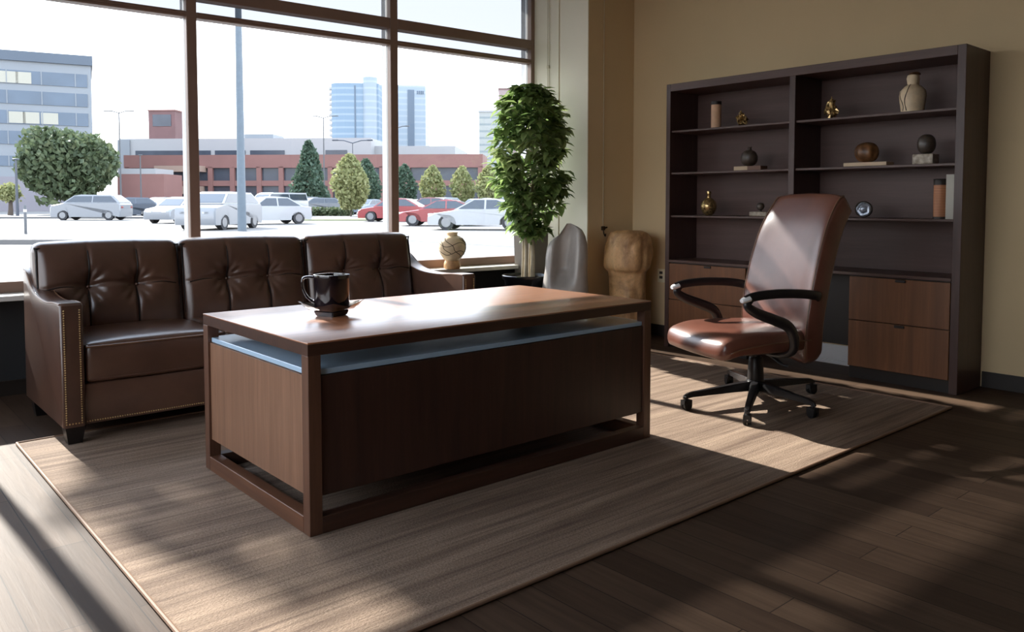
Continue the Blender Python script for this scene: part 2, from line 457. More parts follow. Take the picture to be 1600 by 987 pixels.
# baseboards
bm = BM(); box(bm, XR-.014, XR, YB, 2.09, 0, .11); box(bm, XR-.014, XR, 4.62, 5.32, 0, .11); struct('baseboard_right', bm, 'base', smooth=False)
bm = BM(); box(bm, 5.54, XR-.014, 5.306, 5.32, 0, .11); box(bm, 5.537, 5.551, 5.306, 6.0, 0, .11); struct('baseboard_corner', bm, 'base', smooth=False)
bm = BM(); box(bm, XR-.016, XR, 2.9, 3.74, 0.03, .155, .003); box(bm, XR-.03, XR, 2.9, 3.74, 0, .03, .003); struct('baseboard_kneehole', bm, 'white', smooth=False)

# ------------------------------------------------------------------ rug
rg = thing('rug', 'large brown striped woven rug lying under the desk and office chair', 'rug', (3.08, 3.47, 0))
bm = BM(); box(bm, .79, 5.38, 1.99, 4.96, 0.0005, .010); obj('pile', bm, 'rug', rg, smooth=False)
bm = BM()
ring = [(.785, 1.985), (5.385, 1.985), (5.385, 4.965), (.785, 4.965)]
for i in range(4):
    p, q = ring[i], ring[(i+1) % 4]; tube(bm, [(p[0], p[1], .0088), (q[0], q[1], .0088)], .008, 8)
obj('edge_binding', bm, 'rugedge', rg)
RZ = .0105

# ------------------------------------------------------------------ desk
dx0, dx1, dy0, dy1, dh = 1.405, 3.44, 2.81, 3.90, .765
dk = thing('desk', 'walnut executive desk with open frame ends and glossy top, on the striped rug', 'desk', (2.42, 3.35, RZ))
bm = BM(); box(bm, dx0, dx1, dy0, dy1, .758, dh, .002, 2); obj('desktop', bm, 'desktop', dk)
bm = BM(); box(bm, dx0+.0005, dx1-.0005, dy0+.0005, dy1-.0005, .713, .7578); obj('top_frame', bm, 'walnut_x', dk, smooth=False)
lw = .055
for (x, y) in ((dx0, dy0), (dx1-lw, dy0), (dx0, dy1-lw), (dx1-lw, dy1-lw)):
    bm = BM(); box(bm, x, x+lw, y, y+lw, RZ, .713, .002, 1); obj('leg', bm, 'walnut_z', dk)
for y in (dy0, dy1-lw):
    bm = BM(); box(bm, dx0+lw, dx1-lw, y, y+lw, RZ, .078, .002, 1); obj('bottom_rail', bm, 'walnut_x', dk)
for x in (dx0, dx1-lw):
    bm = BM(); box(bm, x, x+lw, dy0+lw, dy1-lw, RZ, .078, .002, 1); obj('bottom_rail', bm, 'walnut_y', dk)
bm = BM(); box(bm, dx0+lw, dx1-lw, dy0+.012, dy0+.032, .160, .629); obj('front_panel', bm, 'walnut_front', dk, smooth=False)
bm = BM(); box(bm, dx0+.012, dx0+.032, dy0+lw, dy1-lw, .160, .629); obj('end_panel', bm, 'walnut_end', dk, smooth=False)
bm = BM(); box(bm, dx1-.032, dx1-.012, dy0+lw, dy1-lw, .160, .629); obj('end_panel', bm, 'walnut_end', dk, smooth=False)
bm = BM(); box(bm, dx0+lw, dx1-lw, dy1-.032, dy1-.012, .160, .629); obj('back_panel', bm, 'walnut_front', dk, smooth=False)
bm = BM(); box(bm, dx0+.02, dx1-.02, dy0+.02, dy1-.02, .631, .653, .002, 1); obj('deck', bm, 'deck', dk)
bm = BM(); box(bm, dx0+.04, dx1-.04, dy0+.04, dy1-.04, .146, .158); obj('bottom_board', bm, 'walnut_x', dk, smooth=False)
bm = BM(); box(bm, 3.25, 3.33, 3.66, 3.664, .6545, .708); box(bm, 3.25, 3.33, 3.60, 3.66, .6545, .658); ball(bm, (3.29, 3.62, .668), .012)
obj('metal_bracket', bm, 'chrome', dk)
bm = BM(); lathe(bm, [(.014, .6545), (.014, .67), (.006, .673), (.006, .69), (.012, .692), (.012, .70)], (3.02, 3.30), 14); obj('metal_stud', bm, 'chrome', dk)

# ------------------------------------------------------------------ mug on saucer
mg = thing('mug_saucer', 'black boat-shaped saucer on a square foot, standing on the desk under the mug', 'saucer', (1.84, 3.43, dh), R(20), world=False)
bm = BM()
rings = []
for s, z in ((.052, .0005), (.060, .0255)):
    rings.append([(x*s, y*s, z) for x, y in ((-1, -1), (1, -1), (1, 1), (-1, 1))])
loft(bm, rings); bmesh.ops.bevel(bm, geom=bm.edges[:], offset=.004, segments=2, affect='EDGES')
obj('saucer_foot', bm, 'mug', mg)
bm = BM(); n = 15
def sz(x, y):
    r = max(abs(x), abs(y)); c = abs(x)*abs(y)
    return .026+.042*(max(0, r-.62)/.38)**1.2*(.45+.55*c)
top = {}; bot = {}
for i in range(n):
    for j in range(n):
        x = -1+2*i/(n-1); y = -1+2*j/(n-1); k = 1-.12*(1-max(abs(x), abs(y)))
        top[i, j] = bm.verts.new((x*.109, y*.109, sz(x, y)+.005)); bot[i, j] = bm.verts.new((x*.105, y*.105, sz(x, y)-.001))
for i in range(n-1):
    for j in range(n-1):
        bm.faces.new([top[i, j], top[i+1, j], top[i+1, j+1], top[i, j+1]]); bm.faces.new([bot[i, j], bot[i, j+1], bot[i+1, j+1], bot[i+1, j]])
edge = [(i, 0) for i in range(n)]+[(n-1, j) for j in range(1, n)]+[(i, n-1) for i in range(n-2, -1, -1)]+[(0, j) for j in range(n-2, 0, -1)]
for a, b in zip(edge, edge[1:]+edge[:1]): bm.faces.new([top[a], top[b], bot[b], bot[a]])
obj('saucer_dish', bm, 'mug', mg, angle=50)
mz = dh+.0318
mu = thing('mug', 'large glossy black squarish coffee mug standing on the saucer on the desk', 'mug', (1.845, 3.435, mz), R(-4), world=False)
def sq(a, r, k=2.9):
    c, s = math.cos(a), math.sin(a); return r/((abs(c)**k+abs(s)**k)**(1/k))
bm = BM()
prof = [(.058, .0015), (.070, .006), (.073, .02), (.075, .14), (.077, .158), (.076, .163), (.071, .163), (.069, .15), (.067, .02), (.05, .012)]
rings = [[(sq(2*math.pi*k/48, r)*math.cos(2*math.pi*k/48+.78), sq(2*math.pi*k/48, r)*math.sin(2*math.pi*k/48+.78), z) for k in range(48)] for r, z in prof]
rings = [[(x, y, z) for x, y, z in r] for r in rings]
loft(bm, rings); bmesh.ops.rotate(bm, verts=bm.verts[:], cent=(0, 0, 0), matrix=Matrix.Rotation(R(-45+18), 3, 'Z')); obj('mug_body', bm, 'mug', mu)
bm = BM(); h = [(-.068, 0, .142), (-.095, 0, .152), (-.128, 0, .148), (-.136, 0, .125), (-.128, 0, .085), (-.105, 0, .05), (-.068, 0, .03)]
tube(bm, bez(h, 6), .0065, 10, flat=(2.2, 1)); bmesh.ops.rotate(bm, verts=bm.verts[:], cent=(0, 0, 0), matrix=Matrix.Rotation(R(-28), 3, 'Z')); obj('mug_handle', bm, 'mug', mu)

# ------------------------------------------------------------------ sofa
sx0, sx1, sy0, sy1 = .955, 3.73, 4.72, 5.66
so = thing('sofa', 'dark brown leather three-seat sofa with tufted back and nailhead trim, below the windows', 'sofa', ((sx0+sx1)/2, 5.2, 0))
bm = BM(); box(bm, sx0+.10, sx1-.10, sy0+.02, sy1-.02, .105, .325, .012); obj('seat_base', bm, 'sofa', so)
bm = BM(); prism(bm, [(5.36, .12), (5.64, .12), (5.70, .96), (5.60, 1.0), (5.46, .98)], 'x', sx0+.04, sx1-.13, .02, 3); obj('back_frame', bm, 'sofa', so)
aw = .115
for s in (0, 1):
    x0 = sx0 if s == 0 else sx1-aw
    cur = bez([(0, 5.66, .90), (0, 5.57, .875), (0, 5.44, .80), (0, 5.28, .762), (0, 5.06, .752), (0, 4.88, .765), (0, 4.735, .768)], 6)
    pts = [(p.y, p.z) for p in cur]
    out = [(5.68, .105)]+pts+[(sy0, .755), (sy0, .105)]
    bm = BM(); prism(bm, out, 'x', x0, x0+aw, .014, 3); arm = obj('arm', bm, 'sofa', so)
    for xx in (x0+.006, x0+aw-.006):
        bm = BM(); tube(bm, [(xx, p[0], p[1]-.006) for p in pts], .0065, 8); obj('piping', bm, 'piping', arm)
    bm = BM()
    def dots(a, b, sp=.0125):
        a, b = Vector(a), Vector(b); k = int((b-a).length/sp)
        for i in range(k+1):
            p = a.lerp(b, i/k); bmesh.ops.create_icosphere(bm, subdivisions=1, radius=.0046, matrix=Matrix.Translation(p))
    for xx in (x0+.02, x0+aw-.02): dots((xx, sy0-.001, .73), (xx, sy0-.001, .125))
    dots((x0+.02, sy0-.001, .125), (x0+aw-.02, sy0-.001, .125))
    obj('nailhead_trim', bm, 'nail', arm)
bm = BM(); a = Vector((sx0+aw+.01, sy0+.019, .122)); k = 200
for i in range(k):
    bmesh.ops.create_icosphere(bm, subdivisions=1, radius=.0044, matrix=Matrix.Translation((a.x+(sx1-sx0-2*aw-.02)*i/k, a.y, a.z)))
obj('nailhead_trim', bm, 'nail', so)
for x in (sx0+.065, sx1-.065):
    for y in (sy0+.06, sy1-.07):
        zf = RZ if y < 4.9 else 0
        bm = BM(); loft(bm, [[(x+u*.034, y+v*.034, zf) for u, v in ((-1, -1), (1, -1), (1, 1), (-1, 1))], [(x+u*.05, y+v*.05, .108) for u, v in ((-1, -1), (1, -1), (1, 1), (-1, 1))]])
        obj('foot', bm, 'foot', so, smooth=False)
# seat cushions
cx = [sx0+aw+.003, 1.83, 2.73, sx1-aw-.003]
for i in range(3):
    w = cx[i+1]-cx[i]-.006; d = 5.40-(sy0+.01)
    bm = roundbox(w, d, .215, .034, 12, 12, 3)
    for v in bm.verts:
        u = min(1, abs(v.co.x)/(w/2)); t = min(1, abs(v.co.y)/(d/2))
        if v.co.z > 0: v.co.z += .03*(1-u**3)*(1-t**3)
        if v.co.y < -d/2+.05: v.co.y -= .012*(1-u**2)
    bmesh.ops.translate(bm, verts=bm.verts[:], vec=((cx[i]+cx[i+1])/2, sy0+.01+d/2, .325+.109))
    c = obj('seat_cushion', bm, 'sofa', so, angle=80)
    bm = BM(); X0, X1 = cx[i]+.012, cx[i+1]-.012; yy = sy0+.013
    P = [(X0, yy+.12, .531), (X0+.004, yy+.02, .528), (X0+.03, yy-.004, .525), ((X0+X1)/2, yy-.014, .525), (X1-.03, yy-.004, .525), (X1-.004, yy+.02, .528), (X1, yy+.12, .531)]
    tube(bm, bez(P, 6), .0055, 8); obj('piping', bm, 'piping', c)
    bm = BM(); P = [(X0+.01, yy-.001, .348), ((X0+X1)/2, yy-.01, .346), (X1-.01, yy-.001, .348)]
    tube(bm, bez(P, 8), .005, 8); obj('piping', bm, 'sofa', c)
# back cushions: tufted
bxs = [.972, 1.815, 2.70, 3.625]
for i in range(3):
    w = bxs[i+1]-bxs[i]-.008; hgt = .60; th = .17
    bm = roundbox(w, th, hgt, .05, 80, 3, 56)
    btn = [(-w/6, .03), (w/6, .03)]
    for v in bm.verts:
        x, y, z = v.co
        if y < 0:
            u = min(1, abs(x)/(w/2)); t = min(1, abs(z)/(hgt/2))
            puff = .05*(1-u**4)*(1-t**4)
            g = 0
            for bx_, bz_ in btn:
                wav = .006*math.sin(z*9)
                g += .012*math.exp(-((x-bx_-wav)/.013)**2)*(1-t**6)
                dd = math.hypot(x-bx_, z-bz_); an = math.atan2(z-bz_, x-bx_)
                g += .050*math.exp(-(dd/.075)**2)
                g += .0042*math.sin(an*11+i)*math.exp(-((dd-.08)/.05)**2)
            hz = .03+.010*math.cos(x/w*6*math.pi)
            g += .012*math.exp(-((z-hz)/.013)**2)*(1-u**6)
            wgt = min(1, (-y-.0)/(th/2-.01))
            v.co.y -= (puff-g)*wgt
        if z > 0: v.co.z += .014*(1-min(1, abs(x)/(w/2))**2)
    bm2 = bm
    lean = .17
    for v in bm2.verts: v.co.y += (v.co.z+hgt/2)*lean
    bmesh.ops.translate(bm2, verts=bm2.verts[:], vec=((bxs[i]+bxs[i+1])/2, 5.43, .47+hgt/2-.015))
    c = obj('back_cushion', bm2, 'sofa', so, angle=80)
    mid = (bxs[i]+bxs[i+1])/2
    bm = BM()
    hw = w/2-.014
    P = [(mid-hw, 5.385, .58), (mid-hw-.002, 5.44, .98), (mid-hw+.03, 5.452, 1.026), (mid, 5.452, 1.045), (mid+hw-.03, 5.452, 1.026), (mid+hw+.002, 5.44, .98), (mid+hw, 5.385, .58)]
    tube(bm, bez(P, 8), .0055, 8); obj('piping', bm, 'foot', c)
    def surf(x, z):                     # front surface of this cushion (world)
        u = min(1, abs(x)/(w/2)); t = min(1, abs(z)/(hgt/2)); puff = .05*(1-u**4)*(1-t**4); g = 0
        for bx_, bz_ in btn:
            wav = .006*math.sin(z*9); g += .012*math.exp(-((x-bx_-wav)/.013)**2)*(1-t**6)
            dd = math.hypot(x-bx_, z-bz_); g += .050*math.exp(-(dd/.075)**2)
        hz = .03+.010*math.cos(x/w*6*math.pi); g += .012*math.exp(-((z-hz)/.013)**2)*(1-u**6)
        return Vector((mid+x, 5.43-th/2-(puff-g)+(z+hgt/2)*lean-.0035, .47+hgt/2-.015+z))
    bm = BM()
    for bx_, bz_ in btn:
        tube(bm, [surf(bx_+.006*math.sin(z*9), z) for z in [-.25+.5*i/30 for i in range(31)]], .0038, 6)
    tube(bm, [surf(x, .03+.010*math.cos(x/w*6*math.pi)) for x in [-(w/2-.04)+(w-.08)*i/40 for i in range(41)]], .0038, 6)
    obj('seam_lines', bm, 'foot', c)
    for bx_, bz_ in btn:
        bm = BM(); ball(bm, (mid+bx_, 5.43-th/2+.004+(bz_+hgt/2)*lean, .47+hgt/2-.015+bz_), .009, 12, 1); obj('button', bm, 'sofa', c)

# ------------------------------------------------------------------ bookcase wall unit
fx, bx = 5.785, 6.208; y0, y1 = 2.10, 4.575; H = 2.345
bk = thing('bookcase', 'tall dark wood wall unit with open shelves above walnut drawers, on the right wall', 'bookcase', (5.95, 3.34, 0))
bm = BM(); box(bm, fx, bx, y0, y0+.055, 0, H, .002, 1); obj('side_panel', bm, 'shelf_frame', bk)
bm = BM(); box(bm, fx, bx, y1-.045, y1, 0, H, .002, 1); obj('side_panel', bm, 'shelf_frame', bk)
bm = BM(); box(bm, fx, bx, y0+.055, y1-.045, H-.065, H, .002, 1); obj('top_panel', bm, 'shelf_y', bk)
bm = BM(); box(bm, fx, bx-.02, 3.325, 3.375, .79, H-.065, .002, 1); obj('divider', bm, 'shelf_frame', bk)
bm = BM(); box(bm, bx-.02, bx-.001, y0+.055, y1-.045, .77, H-.065); obj('back_panel', bm, 'shelf_back', bk, smooth=False)
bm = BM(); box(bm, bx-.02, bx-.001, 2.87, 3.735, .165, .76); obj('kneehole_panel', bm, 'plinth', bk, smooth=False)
for z in (1.185, 1.565, 1.935):
    for (a, b) in ((y0+.055, 3.325), (3.375, y1-.045)):
        bm = BM(); box(bm, fx+.02, bx-.02, a, b, z-.018, z, .002, 1); obj('shelf', bm, 'shelf_y', bk)
bm = BM(); box(bm, fx-.004, bx-.001, y0+.055, y1-.045, .765, .788, .002, 1); obj('counter', bm, 'shelf_y', bk)
for (a, b) in ((y0+.055, 2.865), (3.74, y1-.045)):
    bm = BM(); box(bm, fx+.02, bx-.02, a, b, .09, .762); obj('cabinet_body', bm, 'plinth', bk, smooth=False)
    bm = BM(); box(bm, fx+.03, bx-.02, a, b, 0, .088); obj('plinth', bm, 'plinth', bk, smooth=False)
    for (za, zb) in ((.092, .432), (.438, .756)):
        bm = BM(); box(bm, fx-.002, fx+.018, a+.004, b-.004, za, zb, .002, 1); d = obj('drawer', bm, 'drawer', bk)
        bm = BM(); m_ = (a+b)/2-.02; box(bm, fx-.010, fx-.0015, m_-.035, m_+.035, zb-.022, zb-.002, .002, 1); obj('handle', bm, 'plinth', d)

def shelf_things():
    G = None
    # upper left: tan cylinder box, gold rock
    t = thing('candle', 'tan pillar cylinder with a black lid on the upper left shelf', 'ornament', (5.93, 4.15, 1.935))
    bm = BM(); lathe(bm, [(.042, 1.9355), (.043, 1.94), (.043, 2.14)], (5.93, 4.15), 28); obj('cylinder_body', bm, 'tan', t)
    bm = BM(); lathe(bm, [(.044, 2.14), (.044, 2.168), (.040, 2.17)], (5.93, 4.15), 28); obj('lid', bm, 'plinth', t)
    def rock(x, y, z, hx, hy, hz, seed, lab, lean=.3):
        bm = BM(); bmesh.ops.create_icosphere(bm, subdivisions=3, radius=1)
        rr = random.Random(seed); off = Vector((rr.random()*9, rr.random()*9, seed))
        for v in bm.verts:
            p = v.co.copy(); d = 1+.35*(noise.cell(p*2.4+off)-.5)+.25*noise.noise(p*2.2+off)
            q = p*d; k = (q.z+1)/2; q.x *= (1.1-.62*k); q.y *= (1.1-.62*k); q.y += lean*k*.6
            v.co = Vector((x+q.x*hx, y+q.y*hy, z+hz+q.z*hz))
        mn = min(v.co.z for v in bm.verts)
        for v in bm.verts: v.co.z += z+.0008-mn; v.co.z = max(v.co.z, z+.0008)
        tag(obj('rock', bm, 'gold', None, angle=15), lab, 'rock')
    rock(5.92, 3.875, 1.935, .055, .062, .062, 3, 'sparkling gold pyrite rock beside the tan cylinder, upper left shelf', .5)
    rock(5.92, 3.10, 1.935, .05, .06, .078, 11, 'pointed gold rock alone at the left of the upper right shelf', -.1)
    # middle left: dark round vase on a pale block
    t = thing('block', 'flat block half pale and half brown, on the middle left shelf', 'block', (5.91, 3.80, 1.565))
    bm = BM(); box(bm, 5.86, 5.96, 3.79, 3.92, 1.566, 1.600, .002, 1); obj('block_half', bm, 'slab', t)
    bm = BM(); box(bm, 5.86, 5.96, 3.665, 3.789, 1.566, 1.600, .002, 1); obj('block_half', bm, 'slabdark', t)
    def vase(name, x, y, z, prof, mat, lab, parts=None, n=32):
        bm = BM(); lathe(bm, [(r, z+.0008+h) for r, h in prof], (x, y), n); return tag(obj(name, bm, mat, None, angle=50), lab, 'vase')
    ov = lambda r, h, n=12: [(r*math.sin(math.pi*(.06+.88*i/n))**.75, h*(.5-.5*math.cos(math.pi*(.06+.88*i/n)))) for i in range(n+1)]
    vase('vase', 5.92, 3.81, 1.600, ov(.068, .135)+[(.018, .14), (.014, .15), (.02, .16)], 'darkpot', 'black carved round vase standing on the two-tone block')
    # lower left: gold dotted bottle, small dark ball on stone slab
    vase('bottle', 5.93, 4.215, 1.185, [(.025, 0), (.045, .015), (.066, .055), (.070, .085), (.060, .12), (.035, .145), (.018, .155), (.017, .185), (.022, .19), (.020, .21), (.012, .212)], 'gold', 'gold speckled bottle vase on the lowest left shelf')
    bm = BM(); box(bm, 5.85, 5.95, 3.60, 3.76, 1.1858, 1.222, .006, 2); tag(obj('slab', bm, 'stone', None), 'white marbled stone slab on the lowest left shelf', 'slab')
    bm = BM(); lathe(bm, [(.014, 1.2225), (.01, 1.234), (.012, 1.238)]+[(r, 1.236+h) for r, h in ov(.032, .062, 8)], (5.90, 3.685), 20)
    tag(obj('sphere_ornament', bm, 'darkpot', None), 'small dark ball ornament standing on the white stone slab', 'ornament')
    # upper right: cream torso-like vase with dark cracks
    t = thing('torso_vase', 'cream cracked torso-shaped vase on the upper right shelf', 'vase', (5.93, 2.50, 1.935))
    prof = [(.082, 0), (.084, .03), (.092, .08), (.096, .12), (.088, .155), (.062, .182), (.040, .195), (.042, .215), (.047, .24), (.040, .262), (.015, .272)]
    def fn(a, z, r): return r*(1+.07*math.sin(2*a+1)+.05*noise.noise(Vector((math.cos(a)*2, math.sin(a)*2, z*14))))
    bm = BM(); lathe(bm, [(r, 1.936+h) for r, h in prof], (5.93, 2.50), 36, 1, 1, fn); obj('body', bm, 'cream', t)
    bm = BM()
    for ph, amp in ((math.pi*.98, .12), (math.pi*.82, .2)):
        P = []
        for i in range(15):
            h = .01+.185*i/14; r = [q for q in prof if q[1] <= h][-1]; nx_ = [q for q in prof if q[1] > h][0]
            rr = r[0]+(nx_[0]-r[0])*(h-r[1])/(nx_[1]-r[1]); a = ph+amp*math.sin(h*30+ph*5)
            rr = fn(a, 1.936+h, rr)+.0006
            P.append((5.93+rr*math.cos(a), 2.50+rr*math.sin(a), 1.936+h))
        tube(bm, P, .0028, 6)
    obj('crack_lines', bm, 'crack', t)
    bm = BM(); 
    def fn2(a, z, r): return r*(1+.3*noise.noise(Vector((math.cos(a)*3, math.sin(a)*3, z*30))))
    lathe(bm, [(.028, 2.196), (.038, 2.203), (.034, 2.215), (.016, 2.222)], (5.935, 2.49), 24, 1, 1, fn2); obj('rim', bm, 'gourd', t)
    # middle right: brown gourd on slab, dark egg on stone cube
    bm = BM(); box(bm, 5.83, 5.95, 2.63, 2.95, 1.566, 1.593, .002, 1); tag(obj('slab', bm, 'slab', None), 'long pale wooden slab under the brown gourd', 'slab')
    def fg(a, z, r): return r*(1+.05*math.sin(7*a))
    bm = BM(); lathe(bm, [(r, 1.594+h) for r, h in ov(.083, .148)]+[(.01, 1.744)], (5.91, 2.81), 56, 1, 1, fg)
    tag(obj('gourd', bm, 'gourd', None, angle=60), 'brown ribbed gourd resting on the pale slab', 'gourd')
    bm = BM(); box(bm, 5.86, 5.97, 2.325, 2.465, 1.566, 1.637, .006, 2); tag(obj('stone_block', bm, 'stone', None), 'grey stone block on the middle right shelf', 'block')
    bm = BM(); lathe(bm, [(r, 1.638+h) for r, h in ov(.060, .138)], (5.92, 2.393), 30)
    tag(obj('egg_ornament', bm, 'darkpot', None), 'dark egg-shaped ornament standing on the grey stone block', 'ornament')
    # lower right: round geode disc, two upright books
    t = thing('geode', 'round silver geode with dark rim on the lower right shelf, right of the chair back', 'geode', (5.92, 2.83, 1.185))
    bm = BM(); prof = [(.045, -.022), (.060, -.016), (.062, .010), (.056, .018), (.052, .012), (.03, .012)]
    lathe(bm, prof, (0, 0), 36); bmesh.ops.rotate(bm, verts=bm.verts[:], cent=(0, 0, 0), matrix=Matrix.Rotation(R(-90), 3, 'Y')); bmesh.ops.rotate(bm, verts=bm.verts[:], cent=(0, 0, 0), matrix=Matrix.Rotation(R(12), 3, 'Z'))
    bmesh.ops.translate(bm, verts=bm.verts[:], vec=(5.92, 2.83, 1.185+.063)); obj('outer_shell', bm, 'darkpot', t)
    bm = BM(); lathe(bm, [(.052, .010), (.044, .015), (.03, .013), (.02, .019), (.004, .02)], (0, 0), 30, 1, 1, lambda a, z, r: r*(1+.06*math.sin(5*a))); bmesh.ops.rotate(bm, verts=bm.verts[:], cent=(0, 0, 0), matrix=Matrix.Rotation(R(-90), 3, 'Y')); bmesh.ops.rotate(bm, verts=bm.verts[:], cent=(0, 0, 0), matrix=Matrix.Rotation(R(12), 3, 'Z'))
    bmesh.ops.translate(bm, verts=bm.verts[:], vec=(5.918, 2.83, 1.185+.063)); obj('crystal_face', bm, 'geode', t)
    t = thing('canister', 'cord-wrapped tan canister with dark lid beside the grey book', 'canister', (5.92, 2.29, 1.185))
    bm = BM(); lathe(bm, [(.046, 1.1858), (.046, 1.20)], (5.92, 2.29), 28); obj('foot_band', bm, 'plinth', t)
    bm = BM(); lathe(bm, [(.045, 1.20), (.045, 1.42)], (5.92, 2.29), 28); obj('wrapped_body', bm, 'wrap', t)
    bm = BM(); lathe(bm, [(.047, 1.42), (.047, 1.455), (.048, 1.458), (.040, 1.462)], (5.92, 2.29), 28); obj('lid', bm, 'plinth', t)
    t = thing('book', 'thick grey book upright against the right side of the bookcase', 'book', (5.93, 2.195, 1.185))
    bm = BM(); box(bm, 5.86, 6.02, 2.162, 2.168, 1.1858, 1.49); box(bm, 5.86, 6.02, 2.226, 2.232, 1.1858, 1.49); box(bm, 5.856, 5.862, 2.162, 2.232, 1.1858, 1.49); obj('cover', bm, 'bookpage', t, smooth=False)
    bm = BM(); box(bm, 5.863, 6.01, 2.169, 2.225, 1.19, 1.484); obj('pages', bm, 'cream', t, smooth=False)
shelf_things()

# outlet, cord with hook, blind cords
t = thing('wall_outlet', 'ivory wall outlet between the carved stump and the bookcase', 'outlet', (6.205, 4.948, .59))
bm = BM(); box(bm, 6.198, 6.2098, 4.905, 4.99, .525, .655, .003, 2); obj('cover_plate', bm, 'outlet', t)
for z in (.565, .61):
    bm = BM(); box(bm, 6.1965, 6.199, 4.928, 4.967, z-.004, z+.022, .001, 1); obj('socket', bm, 'outletdark', t)
t = thing('pull_cord', 'long ivory pull cord hanging down the corner pier to a dark hook', 'cord', (5.765, 5.31, 1.0))
bm = BM(); tube(bm, [(5.765, 5.312, ZC-.001), (5.765, 5.312, 1.07)], .0035, 8); obj('cord', bm, 'cord', t)
bm = BM(); box(bm, 5.745, 5.785, 5.300, 5.3198, 1.03, 1.07, .004, 2); tube(bm, bez([(5.755, 5.30, 1.04), (5.752, 5.288, 1.0), (5.765, 5.282, .975), (5.778, 5.290, .995)], 5), .006, 8); tube(bm, [(5.775, 5.30, 1.05), (5.80, 5.29, 1.06)], .007, 8); obj('hook', bm, 'brassdark', t)
t = thing('blind_cord', 'pair of thin white blind cords hanging beside the window on the pale return', 'cord', (5.545, 5.85, 2))
for y in (5.838, 5.862):
    bm = BM(); tube(bm, [(5.545, y, 3.35), (5.545, y, 1.0)], .0025, 6); obj('cord', bm, 'cord', t)
bm = BM(); box(bm, 5.535, 5.5505, 5.832, 5.868, 2.62, 2.65, .003, 1); obj('cord_guide', bm, 'cord', t)
bm = BM(); box(bm, 5.535, 5.5505, 5.832, 5.868, 3.34, 3.38, .003, 1); obj('cord_guide', bm, 'cord', t)

# ------------------------------------------------------------------ vase on the ledge
vx, vy, vz = 4.43, 5.955, .6905
vt = thing('vase', 'round cream crackle vase with dark veins, on the windowsill right of the sofa', 'vase', (vx, vy, vz))
def fb(a, z, r): return r*(1+.06*noise.noise(Vector((math.cos(a)*2, math.sin(a)*2, z*9))))
prof = [(.070, .0), (.078, .02), (.074, .05), (.064, .075)]
bm = BM(); lathe(bm, [(r, vz+h) for r, h in prof], (vx, vy), 28, 1, 1, fb); obj('wooden_base', bm, 'stump', vt)
vp = [(.055, .070), (.082, .095), (.112, .14), (.127, .19), (.124, .235), (.104, .275), (.072, .298), (.050, .306), (.048, .325), (.056, .333), (.052, .337), (.040, .336), (.038, .30)]
bm = BM(); lathe(bm, [(r, vz+h) for r, h in vp], (vx, vy), 40); vb = obj('vase_body', bm, 'cream', vt, angle=60)
bm = BM()
def vr(h):
    for (r1, h1), (r2, h2) in zip(vp, vp[1:]):
        if h1 <= h <= h2: return r1+(r2-r1)*(h-h1)/(h2-h1)
    return .05
rr = random.Random(5)
for k in range(9):
    a0 = rr.uniform(0, 6.28); h0 = rr.uniform(.1, .16); sl = rr.choice((-1, 1))*rr.uniform(5, 9); P = []
    for i in range(16):
        h = h0+(.285-h0)*i/15; a = a0+sl*(h-h0)+.12*math.sin(h*60+k)
        r = vr(h)+.0008; P.append((vx+r*math.cos(a), vy+r*math.sin(a), vz+h))
    tube(bm, P, .0028, 6)
for h0 in (.15, .225):
    tube(bm, [(vx+(vr(h0+.02*math.sin(3*a))+.0008)*math.cos(a), vy+(vr(h0+.02*math.sin(3*a))+.0008)*math.sin(a), vz+h0+.02*math.sin(3*a)) for a in [i*.157 for i in range(41)]], .0026, 6)
obj('vein_lines', bm, 'crack', vb)

# ------------------------------------------------------------------ potted plant
px_, py_ = 4.985, 5.55
pl = thing('potted_plant', 'tall leafy green ficus in a black pot between window and corner pier', 'plant', (px_, py_, 0))
bm = BM(); lathe(bm, [(.12, 0), (.13, .01), (.17, .35), (.205, .58), (.226, .60), (.228, .625), (.220, .63), (.208, .622), (.200, .60), (.19, .575)], (px_, py_), 40); obj('pot', bm, 'pot', pl, angle=50)
bm = BM(); lathe(bm, [(.188, .574), (.186, .586), (.10, .596), (.01, .60)], (px_, py_), 30); obj('soil', bm, 'soil', pl)
stems = [((-.03, -.02), (-.05, -.03), .021), ((.045, -.03), (.03, -.02), .024), ((.0, .05), (-.01, .04), .018), ((.07, .03), (.08, .02), .016)]
for (a, b), (c, d), r in stems:
    bm = BM(); P = bez([(px_+a, py_+b, .585), (px_+a*.9+.008, py_+b, .85), (px_+c, py_+d, 1.1), (px_+c*1.6, py_+d*1.6, 1.5)], 6)
    tube(bm, P, [r*(1-.5*i/(len(P)-1)) for i in range(len(P))], 10); obj('stem', bm, 'stem', pl)
def leaf(bm, p, d, up, L, W, curl=.25):
    d = d.normalized(); s = d.cross(up)
    if s.length < 1e-3: s = d.orthogonal()
    s.normalize(); n = s.cross(d)
    a = bm.verts.new(p); out = []
    row = []
    for t, w in ((.33, 1), (.68, .8)):
        c = p+d*L*t-n*curl*L*t*t
        row.append((bm.verts.new(c+s*W*w*.5+n*W*.15), bm.verts.new(c), bm.verts.new(c-s*W*w*.5+n*W*.15)))
    e = bm.verts.new(p+d*L-n*curl*L)
    bm.faces.new([a, row[0][1], row[0][0]]); bm.faces.new([a, row[0][2], row[0][1]])
    for i in (0, 1):
        bm.faces.new([row[0][i], row[0][i+1], row[1][i+1], row[1][i]])
    bm.faces.new([row[1][0], row[1][1], e]); bm.faces.new([row[1][1], row[1][2], e])
bm = BM(); rl = random.Random(21); tw = BM()
